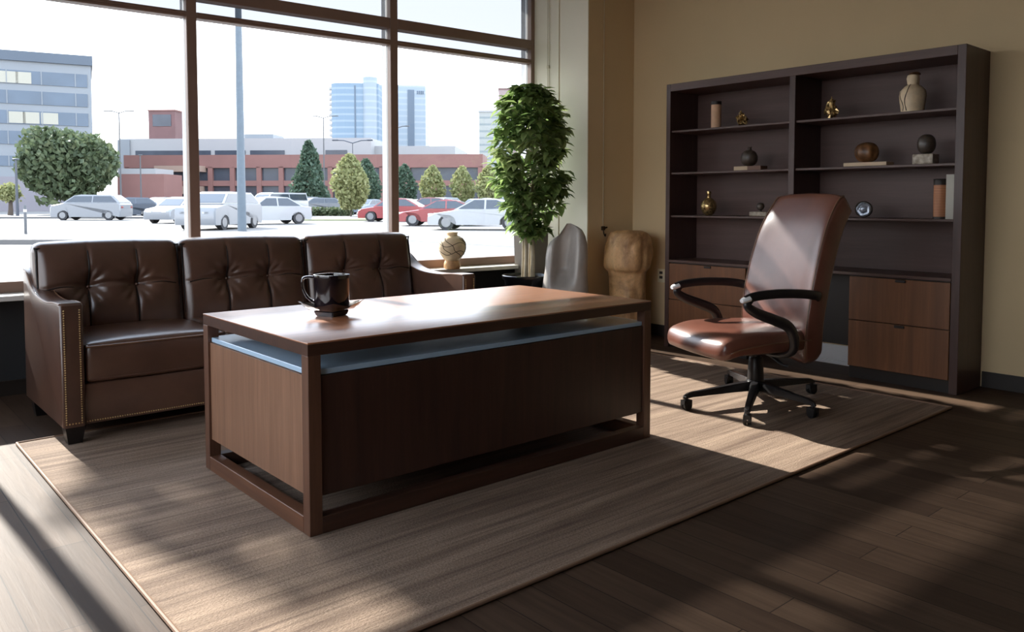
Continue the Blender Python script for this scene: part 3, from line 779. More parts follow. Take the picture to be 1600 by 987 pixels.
def crown_r(z):                        # radius along height 1.22 .. 2.42
    K = [(.98, .10), (1.10, .19), (1.22, .25), (1.38, .30), (1.6, .355), (1.8, .375), (2.0, .35), (2.15, .31), (2.26, .22), (2.36, .08)]
    for (a, b), (c, d) in zip(K, K[1:]):
        if a <= z <= c: return b+(d-b)*(z-a)/(c-a)
    return .05
cxp, cyp = px_+.03, py_-.02
for k in range(430):
    z = 1.0+1.36*rl.random()**.85; a = rl.uniform(0, 2*math.pi); rr_ = crown_r(z)*math.sqrt(rl.uniform(.18, 1.0))*(1+.42*noise.noise(Vector((math.cos(a)*1.6, math.sin(a)*1.6, z*3.1))))
    c = Vector((cxp+rr_*math.cos(a)*1.0, cyp+rr_*math.sin(a)*.85, z))
    c.x = min(c.x, 5.46)
    if c.y < 5.42 and c.z < 1.32: continue
    outd = Vector((math.cos(a), math.sin(a), rl.uniform(-.5, .5)))
    if k % 3 == 0: tube(tw, [c-outd*rr_*.6-Vector((0, 0, .08)), c], .0025, 4)
    for j in range(rl.randint(5, 7)):
        aa = rl.uniform(0, 6.28); d = outd*.5+Vector((math.cos(aa), math.sin(aa), rl.uniform(-.7, .5)))
        leaf(bm, c+Vector((rl.uniform(-.02, .02), rl.uniform(-.02, .02), rl.uniform(-.02, .02))), d, Vector((0, 0, 1)), rl.uniform(.09, .15), rl.uniform(.05, .075), rl.uniform(.1, .5))
for v in bm.verts:
    if v.co.x > 5.53: v.co.x = 5.53-.2*(v.co.x-5.53)
obj('foliage', bm, 'leaf', pl, smooth=True, angle=60, keep=True); obj('twigs', tw, 'stem', pl)

# grey box behind the stems
# (tall grey stand between the plant and the window)
bm = BM(); loft(bm, [[(5.19, 5.74, .0), (5.41, 5.74, .0), (5.41, 5.93, .0), (5.19, 5.93, .0)], [(5.17, 5.72, 1.0), (5.43, 5.72, 1.0), (5.43, 5.95, 1.0), (5.17, 5.95, 1.0)]])
bmesh.ops.bevel(bm, geom=bm.edges[:], offset=.008, segments=2, affect='EDGES')
tag(obj('pedestal', bm, 'greybox', None), 'tall grey pedestal half hidden behind the potted plant', 'pedestal')

# ------------------------------------------------------------------ grey stone sculpture
gx_, gy_ = 5.09, 5.155
def grey():
    bm = BM(); n = 56; rings = []
    prof = [(0.0, .24, .17), (.15, .235, .17), (.35, .225, .165), (.55, .205, .15), (.7, .19, .14), (.82, .19, .13), (.92, .178, .12), (1.0, .155, .10), (1.06, .12, .08), (1.095, .06, .045), (1.11, .02, .02)]
    view = math.atan2(-gy_, -gx_)
    m = 40
    for i in range(m+1):
        z = 1.11*i/m
        for (za, wa, ta), (zb, wb, tb) in zip(prof, prof[1:]):
            if za <= z <= zb: k = (z-za)/(zb-za); w = wa+(wb-wa)*k; t = ta+(tb-ta)*k; break
        ring = []
        for j in range(n):
            a = 2*math.pi*j/n; u = w*math.cos(a); v = t*math.sin(a)      # u = across, v = towards viewer (-)
            shift = -.02+.05*z                                          # peak leans right
            # scoop: channel open to the upper front
            cu = -.045+.03*z; half = .085
            if v < 0 and z > .52:
                dpt = min(1, (z-.52)/.16); g = math.exp(-((u-cu)/half)**4)
                v += g*dpt*(t*1.45)
            ring.append((u+shift, v, z))
        rings.append(ring)
    loft(bm, rings)
    for v in bm.verts:
        # split the crown: left lobe lower than the right peak
        if v.co.z > .9: v.co.z -= .10*max(0, min(1, (.02-v.co.x)/.08))*(v.co.z-.9)/.2
    M3 = Matrix.Rotation(view+math.pi/2, 3, 'Z')
    for v in bm.verts: v.co = M3 @ v.co + Vector((gx_, gy_, .001))
    return bm
tag(obj('stone_sculpture', grey(), 'slate', None, angle=70), 'smooth grey stone sculpture with a hollow scoop, right of the potted plant', 'sculpture')

# ------------------------------------------------------------------ carved wooden stump
stx, sty = 5.84, 5.055
def stump():
    bm = BM(); prof = [(.0, .175), (.03, .19), (.12, .18), (.25, .168), (.4, .165), (.52, .168), (.60, .174), (.66, .178), (.675, .190), (.70, .198), (.80, .204), (.90, .200), (.965, .188), (1.01, .165), (1.03, .12), (1.035, .04)]
    P = []
    for (za, ra), (zb, rb) in zip(prof, prof[1:]):
        for k in range(3): P.append((ra+(rb-ra)*k/3, za+(zb-za)*k/3+.001))
    P.append((prof[-1][1], prof[-1][0]+.001))
    va = math.atan2(-sty, -stx)
    def fn(a, z, r):
        c = Vector((math.cos(a), math.sin(a), 0))
        n1 = noise.noise(Vector((c.x*1.4, c.y*1.4, z*2.5+4)))*.22
        n2 = noise.noise(Vector((c.x*5, c.y*5, z*8)))*.06
        facet = 0
        if z > .65:                    # faceted upper block with a front ridge
            facet = .17*abs(math.cos(2*(a-va)+.25))-.06
        else:
            da = (a-va+math.pi) % (2*math.pi)-math.pi
            facet = -.22*math.exp(-((da+.1)/.7)**2)*math.exp(-((z-.56)/.12)**2)-.08*math.exp(-((da-.7)/.4)**2)
        return min(r*(1+n1*.7+n2+facet), .262)
    lathe(bm, P, (stx, sty), 72, 1, 1, fn)
    return bm
tag(obj('stump_sculpture', stump(), 'stump', None, angle=50), 'carved pale wood stump sculpture standing in the corner beside the bookcase', 'sculpture')

# ------------------------------------------------------------------ office chair
CH = Vector((4.60, 2.89, RZ)); CA = R(158)
ch = thing('office_chair', 'brown leather high-back office chair on a black five-star base, right of the desk', 'chair', CH, CA, world=False)
# local: x forward, y left, z up from rug
def cl(x, y):                                # world ground point -> chair local
    d = Vector((x, y, 0))-Vector((CH.x, CH.y, 0)); return Matrix.Rotation(-CA, 3, 'Z') @ d
feet = [cl(4.07, 3.04), cl(4.06, 2.60), cl(4.49, 2.43), cl(5.06, 2.75), cl(4.88, 3.28)]
oy = .05                                      # upper chair sits slightly off the column
# seat
bm = roundbox(.66, .70, .115, .05, 18, 18, 3)
for v in bm.verts:
    x, y, z = v.co; u = x/.33; t = y/.35
    if z > 0: v.co.z += .022*(1-abs(t)**3)*(1-abs(u)**4)+.012*abs(t)**2
    v.co.y *= 1-.10*max(0, -u)-.02*abs(u)
    if x > .12: v.co.z -= .42*(x-.12)**2*2.2
    if x > 0: v.co.x += .03*(1-t*t)*u
bmesh.ops.translate(bm, verts=bm.verts[:], vec=(.17, oy, .437))
seat = obj('seat', bm, 'chair', ch, angle=80)
bm = BM()
P = [(-.12, oy-.335, .452), (.15, oy-.352, .450), (.38, oy-.350, .425), (.47, oy-.31, .398), (.50, oy, .388), (.47, oy+.31, .398), (.38, oy+.350, .425), (.15, oy+.352, .450), (-.12, oy+.335, .452)]
tube(bm, bez(P, 6), .004, 6); obj('piping', bm, 'piping', seat)
bm = BM(); box(bm, -.10, .28, oy-.20, oy+.20, .352, .385, .01); obj('seat_pan', bm, 'black', ch)
# backrest
def back():
    bm = BM(); rings = []; m = 30; n = 40
    spine = bez([(-.165, 0, .30), (-.155, 0, .42), (-.155, 0, .56), (-.185, 0, .75), (-.235, 0, .95), (-.30, 0, 1.13), (-.375, 0, 1.255), (-.41, 0, 1.285)], 6)
    L = len(spine)
    for i, p in enumerate(spine):
        k = i/(L-1); t = (spine[min(i+1, L-1)]-spine[max(i-1, 0)]).normalized(); nrm = Vector((t.z, 0, -t.x))
        w = .315+.03*math.sin(math.pi*min(1, k*1.2)); th = .074
        if k < .08: q = k/.08; w *= .86+.14*q**.5; th *= .55+.45*q
        if k > .9: q = (1-k)/.1; w *= .92+.08*q**.5; th *= .35+.65*max(q, 0)**.5
        ring = []
        for j in range(n):
            a = 2*math.pi*j/n; c, s = math.cos(a), math.sin(a)
            U = (abs(c)**.30)*(1 if c > 0 else -1)*w; V = (abs(s)**.30)*(1 if s > 0 else -1)*th
            dish = min(1, max(0, (.9-k)/.25))
            if s > 0: V += dish*(-.022*(1-(U/w)**2)+.012*abs(U/w)**3)       # slightly dished front
            ring.append(p+Vector((0, U+oy, .022*max(0, (k-.7)/.3)*(1-(U/w)**2)))+nrm*V)
        rings.append(ring)
    loft(bm, rings); return bm
bk_ = obj('backrest', back(), 'chair', ch, angle=75)
def backpipe():
    spine = bez([(-.165, 0, .30), (-.155, 0, .42), (-.155, 0, .56), (-.185, 0, .75), (-.235, 0, .95), (-.30, 0, 1.13), (-.375, 0, 1.255), (-.41, 0, 1.285)], 6)
    L = len(spine); Lp = []; Rp = []
    for i, p in enumerate(spine):
        k = i/(L-1); t = (spine[min(i+1, L-1)]-spine[max(i-1, 0)]).normalized(); nrm = Vector((t.z, 0, -t.x))
        w = .315+.03*math.sin(math.pi*min(1, k*1.2)); th = .074
        if k < .08: q = k/.08; w *= .86+.14*q**.5; th *= .55+.45*q
        if k > .9: q = (1-k)/.1; w *= .92+.08*q**.5; th *= .35+.65*max(q, 0)**.5
        Lp.append(p+Vector((0, -w*.965+oy, 0))+nrm*(th*.93)); Rp.append(p+Vector((0, w*.965+oy, 0))+nrm*(th*.93))
    return Lp, Rp
bpL, bpR = backpipe()
bm = BM(); tube(bm, bpL[2:-2], .0045, 6); obj('piping', bm, 'piping', bk_)
bm = BM(); tube(bm, bpR[2:-2], .0045, 6); obj('piping', bm, 'piping', bk_)
# arms
for s in (-1, 1):
    yy = oy+s*.395
    bm = BM()
    P = bez([(.40, yy, .722), (.33, yy, .742), (.18, yy, .752), (.0, yy, .745), (-.12, yy-s*.01, .728), (-.17, yy-s*.07, .71)], 8)
    tube(bm, P, [.019]*len(P), 12, flat=(.75, 1.45)); a = obj('armrest', bm, 'black', ch)
    bm = BM()
    P = bez([(.36, yy, .728), (.385, yy, .690), (.32, yy, .645), (.20, yy, .60), (.10, yy, .555), (.055, yy, .48), (.05, yy-s*.02, .40), (.06, yy-s*.10, .362), (.08, yy-s*.20, .355)], 8)
    tube(bm, P, [.016+.011*math.sin(math.pi*min(1, i/len(P)*1.1)) for i in range(len(P))], 12, flat=(1.0, 1.25)); obj('arm_support', bm, 'black', a)
    bm = BM(); tube(bm, [(.425, yy, .718), (.41, yy, .722), (.375, yy, .732)], [.014, .021, .022], 12, flat=(1.3, .8)); obj('arm_cap', bm, 'white', a)
# column and base
bm = BM(); lathe(bm, [(.028, .12), (.028, .36)], (0, 0), 20); obj('gas_lift', bm, 'black', ch)
bm = BM(); lathe(bm, [(.050, .135), (.052, .15), (.045, .28), (.040, .29)], (0, 0), 20); obj('column_sleeve', bm, 'black', ch)
bm = BM(); box(bm, -.12, .16, -.07, oy+.07, .325, .358, .012); obj('tilt_mechanism', bm, 'black', ch)
bm = BM(); tube(bm, bez([(.02, .10, .335), (.02, .20, .325), (.0, .27, .29), (-.02, .30, .285)], 5), .008, 8, flat=(1.6, 1)); obj('lever', bm, 'black', ch)
bm = BM(); lathe(bm, [(.040, .055), (.058, .07), (.062, .12), (.055, .14), (.03, .145)], (0, 0), 24); hub = obj('base_hub', bm, 'black', ch)
for k, f in enumerate(feet):
    L = math.hypot(f.x, f.y); a = math.atan2(f.y, f.x); d = Vector((math.cos(a), math.sin(a), 0)); sd = Vector((-d.y, d.x, 0))
    bm = BM(); rings = []
    for t, w, z0_, z1_ in ((.05, .032, .075, .135), (L*.35, .027, .078, .128), (L*.7, .023, .078, .115), (L*.93, .021, .078, .108), (L*1.0, .019, .074, .100), (L*1.04, .014, .066, .088)):
        c = d*t; rings.append([c-sd*w+Vector((0, 0, z0_)), c+sd*w+Vector((0, 0, z0_)), c+sd*w*.8+Vector((0, 0, z1_)), c-sd*w*.8+Vector((0, 0, z1_))])
    loft(bm, rings); bmesh.ops.bevel(bm, geom=bm.edges[:], offset=.005, segments=2, affect='EDGES')
    leg = obj('base_leg', bm, 'black' if k != 4 else 'chrome', ch)
    bm = BM(); c = d*L
    tube(bm, [(c.x, c.y, .05), (c.x, c.y, .080)], .010, 10)
    for s in (-1, 1):
        p = c+sd*s*.014; tube(bm, [tuple(p+sd*-.009+Vector((0, 0, .0285))), tuple(p+sd*.009+Vector((0, 0, .0285)))], .028, 20)
    loft(bm, [[c+d*x*.030+sd*y*.020+Vector((0, 0, z)) for x, y in ((-1, -1), (1, -1), (1, 1), (-1, 1))] for z in (.036, .062)])
    obj('castor', bm, 'castor', leg)

# ------------------------------------------------------------------ exterior (the street runs square to heading 49.1 deg)
GH = R(49.1); FH = Vector((math.cos(GH), math.sin(GH), 0)); RH = Vector((math.sin(GH), -math.cos(GH), 0)); GZ = .12
def ext(c, r, z=0): p = FH*c+RH*r; return Vector((p.x, p.y, GZ+z))
bm = BM(); box(bm, -900, 900, 6.75, 1300, GZ-.3, GZ); box(bm, -900, XL-.3, -300, 6.75, GZ-.3, GZ); struct('ground', bm, 'lot', smooth=False)
EXT = GH-math.pi/2      # local x -> RH, local y -> FH
def eth(name, label, cat, c, r, rz=0, group=None): return thing(name, label, cat, ext(c, r), EXT+rz, group, world=False)

def strip(name, c0, c1, r0, r1, h, mat, label, cat):
    t = BM(); box(t, r0, r1, c0, c1, GZ, GZ+h); bmesh.ops.rotate(t, verts=t.verts[:], cent=(0, 0, 0), matrix=Matrix.Rotation(EXT, 3, 'Z'))
    return tag(obj(name, t, mat, None, smooth=False), label, cat)
strip('kerb', 22.5, 22.9, -40, -11.5, .14, 'kerb', 'low grey concrete kerb crossing the lot behind the sofa, far left', 'kerb')
strip('kerb', 58, 58.4, -44, -24, .14, 'kerb', 'distant grey kerb left of the silver minivan', 'kerb')
strip('grass_strip', 60.5, 62.5, -29.5, -24.2, .05, 'grass', 'narrow green grass strip right of the silver minivan', 'grass')['kind'] = 'stuff'
strip('grass_strip', 52, 58, -13.5, -8.8, .06, 'grass', 'green grass island in front of the yellow tree', 'grass')['kind'] = 'stuff'

def car(name, label, c, r, rz, mat, L=4.5, Hc=1.45, W=1.8, kind='sedan'):
    t = eth(name, label, 'car', c, r, rz, 'cars in the lot')
    k = Hc/1.45; wr = .33; h = L/2
    if kind == 'suv':   low = [(-h, .30), (-h, .72), (-h+.10, .86), (-h+.95, 1.0), (h-.15, 1.02), (h, .9), (h, .35)]; cab = [(-h+.85, 1.0), (-h+1.55, 1.42), (-h+2.0, 1.48), (h-.7, 1.45), (h-.10, 1.02)]
    elif kind == 'van': low = [(-h, .30), (-h, .85), (-h+.25, 1.0), (h-.03, 1.02), (h, .9), (h, .35)]; cab = [(-h+.2, 1.0), (-h+.75, 1.42), (-h+1.1, 1.5), (h-.1, 1.5), (h-.02, 1.02)]
    elif kind == 'sport': low = [(-h, .28), (-h+.02, .58), (-h+.35, .74), (-h+1.3, .88), (h-.5, .96), (h-.02, .9), (h, .4)]; cab = [(-h+1.15, .87), (-h+1.95, 1.30), (-h+2.5, 1.40), (h-1.35, 1.33), (h-.42, .96)]
    else: low = [(-h, .30), (-h+.02, .64), (-h+.2, .78), (-h+1.1, .92), (h-.7, .96), (h-.05, .90), (h, .4)]; cab = [(-h+1.0, .91), (-h+1.75, 1.38), (-h+2.3, 1.45), (h-1.35, 1.40), (h-.55, .96)]
    low = [(x, z*k) for x, z in low]; cab = [(x, z*k) for x, z in cab]
    wx = (-h+.85, h-.82)
    def arch(x0): return [(x0+(wr+.07)*math.cos(a), .30+(wr+.07)*math.sin(a)*.92) for a in [math.pi*i/8 for i in range(9)]]
    outline = low[:]
    outline += [(h-.05, .22)]+[p for p in arch(wx[1]) if p[1] >= .22]+[(wx[1]-wr-.07, .22), (wx[0]+wr+.07, .22)]+[p for p in arch(wx[0]) if p[1] >= .22]+[(wx[0]-wr-.07, .22), (-h+.03, .22)]
    bm = BM(); rings = []
    for y, s in ((-W/2, .965), (-W/2+.05, .99), (-W/2+.22, 1.0), (W/2-.22, 1.0), (W/2-.05, .99), (W/2, .965)):
        rings.append([(x*s, y, .22+(z-.22)*(s if z > .6 else 1)) for x, z in outline])
    loft(bm, rings, cap=False)
    for side in (0, -1):
        bm.verts.ensure_lookup_table(); nn = len(outline); base = 0 if side == 0 else nn*5
        f = bm.faces.new([bm.verts[base+i] for i in range(nn)]); bmesh.ops.triangulate(bm, faces=[f])
    body = obj('body', bm, mat, t, angle=40)
    bm = BM(); yb, yt = W/2-.06, W/2-.24
    zb = min(p[1] for p in cab)-.02; zt = max(p[1] for p in cab)
    def yw(z): q = (z-zb)/(zt-zb); return yb+(yt-yb)*q
    for sgn in (0,):
        loft(bm, [[(x, -yw(z), z) for x, z in cab], [(x, yw(z), z) for x, z in cab]])
    obj('cabin', bm, mat, t, angle=40)
    # side windows and screens
    for sgn in (-1, 1):
        a, b, cc, d, e = cab
        z1 = zb+.07; z2 = zt-.09*k
        def lerpx(p, q, z): return p[0]+(q[0]-p[0])*(z-p[1])/(q[1]-p[1]) if abs(q[1]-p[1]) > 1e-6 else p[0]
        xs1 = lerpx(a, b, z1)+.12; xs2 = lerpx(a, b, min(z2, b[1]))+.10; xe2 = lerpx(e, d, min(z2, d[1]))-.10; xe1 = lerpx(e, d, z1)-.14
        mid = (xs2+xe2)/2
        for q0, q1, q2, q3 in ((xs1, xs2, mid-.04, mid-.04), (mid+.04, mid+.04, xe2, xe1)):
            bm = BM(); P = [(q0, z1), (q1, z2), (q2, z2), (q3, z1)]
            loft(bm, [[(x, sgn*(yw(z)-.01), z) for x, z in P], [(x, sgn*(yw(z)+.012), z) for x, z in P]])
            obj('side_window', bm, 'carglass', t, smooth=False)
    for nm, (p, q) in (('windscreen', (cab[0], cab[1])), ('rear_window', (cab[4], cab[3]))):
        dn = Vector((q[1]-p[1], 0, -(q[0]-p[0]))).normalized()*.014
        if nm == 'windscreen': dn = -dn if dn.x > 0 else dn
        else: dn = dn if dn.x > 0 else -dn
        P = [(p[0]+(q[0]-p[0])*t_, p[1]+(q[1]-p[1])*t_) for t_ in (.12, .9)]
        bm = BM(); (x1, z1), (x2, z2) = P
        A = [(x1, -(yw(z1)-.08), z1), (x1, yw(z1)-.08, z1), (x2, yw(z2)-.08, z2), (x2, -(yw(z2)-.08), z2)]
        loft(bm, [[Vector(v)-dn for v in A], [Vector(v)+dn for v in A]]); obj(nm, bm, 'carglass', t, smooth=False)
    for x in wx:
        for sgn in (-1, 1):
            bm = BM(); y = sgn*(W/2-.12); tube(bm, [(x, y-.11, wr), (x, y+.11, wr)], wr, 24); wl = obj('wheel', bm, 'tyre', t)
            bm = BM(); y2 = y+sgn*.112; tube(bm, [(x, y2-.01, wr), (x, y2+.008, wr)], wr*.62, 20); obj('hubcap', bm, 'rim', wl)
    for sgn in (-1, 1):
        bm = BM(); box(bm, -h-.0, -h+.16, sgn*(W/2-.42)-.16, sgn*(W/2-.42)+.16, .60*k, .72*k, .02); obj('headlight', bm, 'white', t)
        bm = BM(); box(bm, h-.14, h+.004, sgn*(W/2-.26)-.14, sgn*(W/2-.26)+.14, .68*k, .82*k, .02); obj('tail_light', bm, 'tail', t)
    return t
def rr2(px, c): return (px-800)*c/1260
CARS = [
 ('car', 'silver minivan parked side on in front of the big round tree', 54, -28.1, 0, 'silver_paint', 4.7, 1.66, 1.8, 'suv'),
 ('car', 'dark blue hatchback just behind the tail of the silver minivan', 64, -30.3, R(24), 'dark_blue_paint', 4.1, 1.55, 1.75, 'suv'),
 ('car', 'white parked car leftmost in the far row before the red brick wall', 74, -34.0, R(62), 'white_car_paint', 4.4, 1.5, 1.8, 'sedan'),
 ('car', 'pale silver parked car second from the left before the red brick wall', 72, -31.2, R(68), 'silver_paint', 4.4, 1.6, 1.8, 'suv'),
 ('car', 'white parked car left of the dark mullion before the brick entrance', 68, -28.9, R(70), 'white_car_paint', 4.4, 1.5, 1.8, 'sedan'),
 ('car', 'silver car cut by the dark mullion above the sofa', 47, -19.2, R(75), 'silver_paint', 4.5, 1.5, 1.8, 'sedan'),
 ('car', 'silver car facing the window left of the thick blue pole', 36, -13.0, R(82), 'silver_paint', 4.5, 1.62, 1.85, 'suv'),
 ('car', 'white car right behind the thick blue pole', 44, -13.3, R(40), 'white_car_paint', 4.4, 1.5, 1.8, 'sedan'),
 ('van', 'white van beyond the white car near the thick blue pole', 66, -19.0, R(60), 'white_car_paint', 4.8, 1.9, 1.9, 'van'),
 ('car', 'slate blue car leftmost of those beside the dark conifer', 84, -21.8, R(60), 'dark_blue_paint', 4.5, 1.75, 1.85, 'suv'),
 ('car', 'grey blue car in front of the dark conifer', 77, -18.6, R(35), 'grey_car_paint', 4.5, 1.6, 1.85, 'suv'),
 ('car', 'dark blue car between the conifer and the yellow tree', 82, -17.9, R(60), 'dark_blue_paint', 4.4, 1.5, 1.8, 'sedan'),
 ('car', 'pale blue car beyond the yellow tree', 80, -14.2, R(65), 'pale_blue_paint', 4.4, 1.5, 1.8, 'sedan'),
 ('car', 'red car seen on both sides of the second mullion', 50, -7.2, R(-8), 'red_car_paint', 4.4, 1.45, 1.8, 'sedan'),
 ('car', 'maroon car behind the sporty red coupe', 58, -6.1, R(10), 'maroon_paint', 4.4, 1.55, 1.8, 'sedan'),
 ('car', 'sporty red coupe with dark windows right of the second mullion', 41, -3.55, R(-4), 'red_car_paint', 4.4, 1.38, 1.85, 'sport'),
 ('car', 'silver white car in front of the red coupe, partly behind the ficus', 35, -1.35, R(-8), 'white_car_paint', 4.4, 1.42, 1.8, 'sport'),
 ('car', 'white car in the far row below the green tree right of the mullion', 84, -10.2, R(60), 'white_car_paint', 4.4, 1.5, 1.8, 'sedan'),
 ('car', 'pale blue car in the far row between two small yellow trees', 74, -6.4, R(60), 'pale_blue_paint', 4.4, 1.6, 1.8, 'suv'),
 ('car', 'dark car in the far row left of the ficus leaves', 78, -3.3, R(60), 'dark_blue_paint', 4.4, 1.5, 1.8, 'suv'),
]
for a in CARS: car(*a)

# office block far left
def office():
    c = 112; t = eth('office_building', 'wide glass and panel office block at the far left', 'building', c, -57.9, R(28))
    W_ = 60; D = 25
    bm = BM(); box(bm, -W_, 0, 0, D, 0, 20.0); obj('wall', bm, 'officewall', t, smooth=False)
    bm = BM(); box(bm, -W_-.2, .2, -.3, D+.2, 19.9, 21.2); obj('parapet', bm, 'officetop', t, smooth=False)
    bm = BM(); box(bm, -W_, .05, -.15, D, 0, 4.6); obj('base_storey', bm, 'officebase', t, smooth=False)
    for k, z in enumerate((6.0, 8.9, 11.6, 14.25, 16.9)):
        bm = BM(); box(bm, -W_+.5, -.5, -.10, .2, z, z+(1.35 if k == 0 else 1.75)); b = obj('window_band', bm, 'officeglass', t, smooth=False)
        bm = BM()
        for x in range(-58, 0, 4): box(bm, x, x+.12, -.16, -.06, z, z+(1.35 if k == 0 else 1.75))
        obj('window_mullions', bm, 'officewall', b, smooth=False)
    for (x, z, w) in ((-10.8, 16.95, 1.6), (-8.9, 16.95, 1.2), (-9.8, 11.7, 1.3), (-8.2, 11.7, 1.3), (-6.1, 11.7, 1.4)):
        bm = BM(); box(bm, x, x+w+.6, -.14, 0, z, z+1.5); obj('blind', bm, 'officelit', t, smooth=False)
office()
def complex_():
    # long white building
    t = eth('office_building', 'long white flat-roofed building behind the brick colonnade', 'building', 150, -72.6, R(-3))
    bm = BM(); box(bm, 0, 47, 0, 25, 0, 12.9); obj('wall', bm, 'conc', t, smooth=False)
    bm = BM(); box(bm, -.3, 2, -.3, 22, 0, 12.7); obj('end_wall', bm, 'officewall', t, smooth=False)
    bm = BM(); box(bm, 22, 27.5, 4, 10, 12.9, 14.0); obj('rooftop_unit', bm, 'officewall', t, smooth=False)
    for x0_, x1_ in ((3.0, 13.4), (14, 17.2), (18, 23.7), (24.6, 31), (38.6, 42.6)):
        bm = BM(); box(bm, x0_, x1_, -.12, .2, 8.9, 10.7); obj('window_band', bm, 'darkglass', t, smooth=False)
    bm = BM(); box(bm, 47, 62, 3, 25, 0, 11.6); obj('wall', bm, 'conc', t, smooth=False)
    tb = eth('brick_tower', 'square dark brick tower block standing up behind the white building', 'building', 182, -81.5, R(-3))
    bm = BM(); box(bm, 0, 6.1, 0, 6, 0, 21.6); obj('shaft', bm, 'brickdark', tb, smooth=False)
    bm = BM(); box(bm, 1, 5.2, -.1, .2, 18.2, 20.8); obj('louvre', bm, 'darkglass', tb, smooth=False)
    bm = BM(); box(bm, -.15, 6.25, -.15, 6.1, 21.6, 21.9); obj('cap', bm, 'brick', tb, smooth=False)
    # brick colonnade
    t = eth('brick_building', 'two-storey red brick building with dark window bays', 'building', 138, -66.0, R(-3))
    L = 61
    bm = BM(); box(bm, 0, L, .6, 9, 0, 8.6); obj('window_wall', bm, 'darkglass', t, smooth=False)
    bm = BM(); box(bm, -.2, L+.2, 0, 9, 7.0, 9.2); obj('cornice', bm, 'brick', t, smooth=False)
    bm = BM(); box(bm, -.2, L+.2, .1, 1, 3.95, 4.85); obj('floor_band', bm, 'brick', t, smooth=False)
    bm = BM(); box(bm, -.2, L+.2, .1, 1, 0, .8); obj('sill_band', bm, 'brick', t, smooth=False)
    for x in (0, 10.6, 14.4, 18.2, 22.8, 26.6, 30.6, 35, 39.4, 43.8, 48.2, 52.6, 57, 60.4):
        bm = BM(); box(bm, x, x+.8, 0, 1, 0, 7.2); obj('pier', bm, 'brick', t, smooth=False)
    bm = BM(); box(bm, 6.2, 14.0, -2.2, .6, 6.3, 7.3); obj('awning', bm, 'peach', t, smooth=False)
    bm = BM(); box(bm, 7.2, 13.6, -2.0, .6, 2.6, 3.9); obj('awning', bm, 'peach', t, smooth=False)
    t = eth('brick_wall', 'plain red brick wall with a white top strip before the brick building', 'wall', 118, -57.6, R(-2))
    bm = BM(); box(bm, 0, 6.9, 0, 6, 0, 5.3); obj('brick_face', bm, 'brick', t, smooth=False)
    bm = BM(); box(bm, 0, 5.6, .2, 6, 5.3, 6.1); obj('white_strip', bm, 'conc', t, smooth=False)
complex_()
def towers():
    t = eth('glass_tower', 'pale blue glass high-rise with rounded balcony end left of the mullion', 'building', 500, -112.5)
    P = [(0, 6), (1.0, 2.5), (4, .8), (10, 0), (30, 3), (30, 25), (3, 25), (0, 20)]
    bm = BM(); prism(bm, P, 'z', 0, 74.5); obj('shaft', bm, 'tower', t, smooth=False)
    bm = BM(); box(bm, 15.4, 16.2, .6, 4, 0, 73); obj('dark_strip', bm, 'towerdark', t, smooth=False)
    for k in range(15):
        bm = BM(); z = 26+k*3.2; lathe(bm, [(3.1, z), (3.1, z+1.5)], (1.6, 6), 20); obj('balcony', bm, 'conc', t, smooth=False)
    bm = BM(); lathe(bm, [(4.6, 0), (4.6, 78.2)], (24.5, 4), 32); obj('round_stair_tower', bm, 'towerpale', t)
    t = eth('glass_tower', 'pale blue glass high-rise with a dark vertical strip right of the mullion', 'building', 545, -88.7)
    bm = BM(); prism(bm, [(0, 0), (30, 6), (30, 30), (0, 30)], 'z', 0, 80); obj('shaft', bm, 'towerpale', t, smooth=False)
    bm = BM(); prism(bm, [(18.4, 3.2), (22.6, 4.1), (22.6, 6), (18.4, 6)], 'z', 0, 77); obj('dark_strip', bm, 'towerdark', t, smooth=False)
    bm = BM()
    for x in (24.4, 25.7, 27.0, 28.2): prism(bm, [(x, 4.2+.2*(x-22.9)), (x+.8, 4.36+.2*(x-22.9)), (x+.8, 6.5), (x, 6.5)], 'z', 74.2, 76.4)
    obj('roof_sign', bm, 'towerdark', t, smooth=False)
    t = eth('high_rise', 'distant banded beige high-rise left of the ficus', 'building', 400, -16.2)
    bm = BM(); box(bm, 0, 16, 0, 16, 0, 45.5); obj('shaft', bm, 'beigetower', t, smooth=False)
    bm = BM(); box(bm, -.3, 16.3, -.3, 16, 45.5, 46.4); obj('cap', bm, 'conc', t, smooth=False)
    t = eth('high_rise', 'distant plain rose-coloured tower above the beige high-rise', 'building', 440, -7.3)
    bm = BM(); box(bm, 0, 14, 0, 14, 0, 62); obj('shaft', bm, 'pinktower', t, smooth=False)
    bm = BM(); box(bm, -.2, 14.2, -.2, 14, 62, 62.8); obj('cap', bm, 'brickdark', t, smooth=False)
towers()

# poles and lamps
def lamp(label, c, r, h, arm, rad, mat='lamp', rz=0, base=True, head=(.55, .18)):
    t = eth('street_lamp', label, 'street lamp', c, r, rz)
    bm = BM(); lathe(bm, [(rad*1.15, 0), (rad, h*.3), (rad*.7, h)], (0, 0), 14); obj('pole', bm, mat, t)
    for s in ((-1, 1) if arm > 0 else (1,)):
        a = abs(arm)
        bm = BM(); tube(bm, [(0, 0, h-.05), (s*a*.5, 0, h+.12*a), (s*a, 0, h+.14*a)], rad*.45+.02, 8); q = obj('arm', bm, mat, t)
        bm = BM(); box(bm, s*a-head[0]/2, s*a+head[0]/2, -.12, .12, h+.14*a-.07, h+.14*a+.06, .03); obj('lamp_head', bm, mat, q)
    return t
lamp('thick blue-grey light pole close to the window', 33, -11.05, 12.5, 1.6, .155, 'pole')
lamp('tall thin double-armed lamp left of the first mullion', 100, -48.4, 12.2, 1.6, .10)
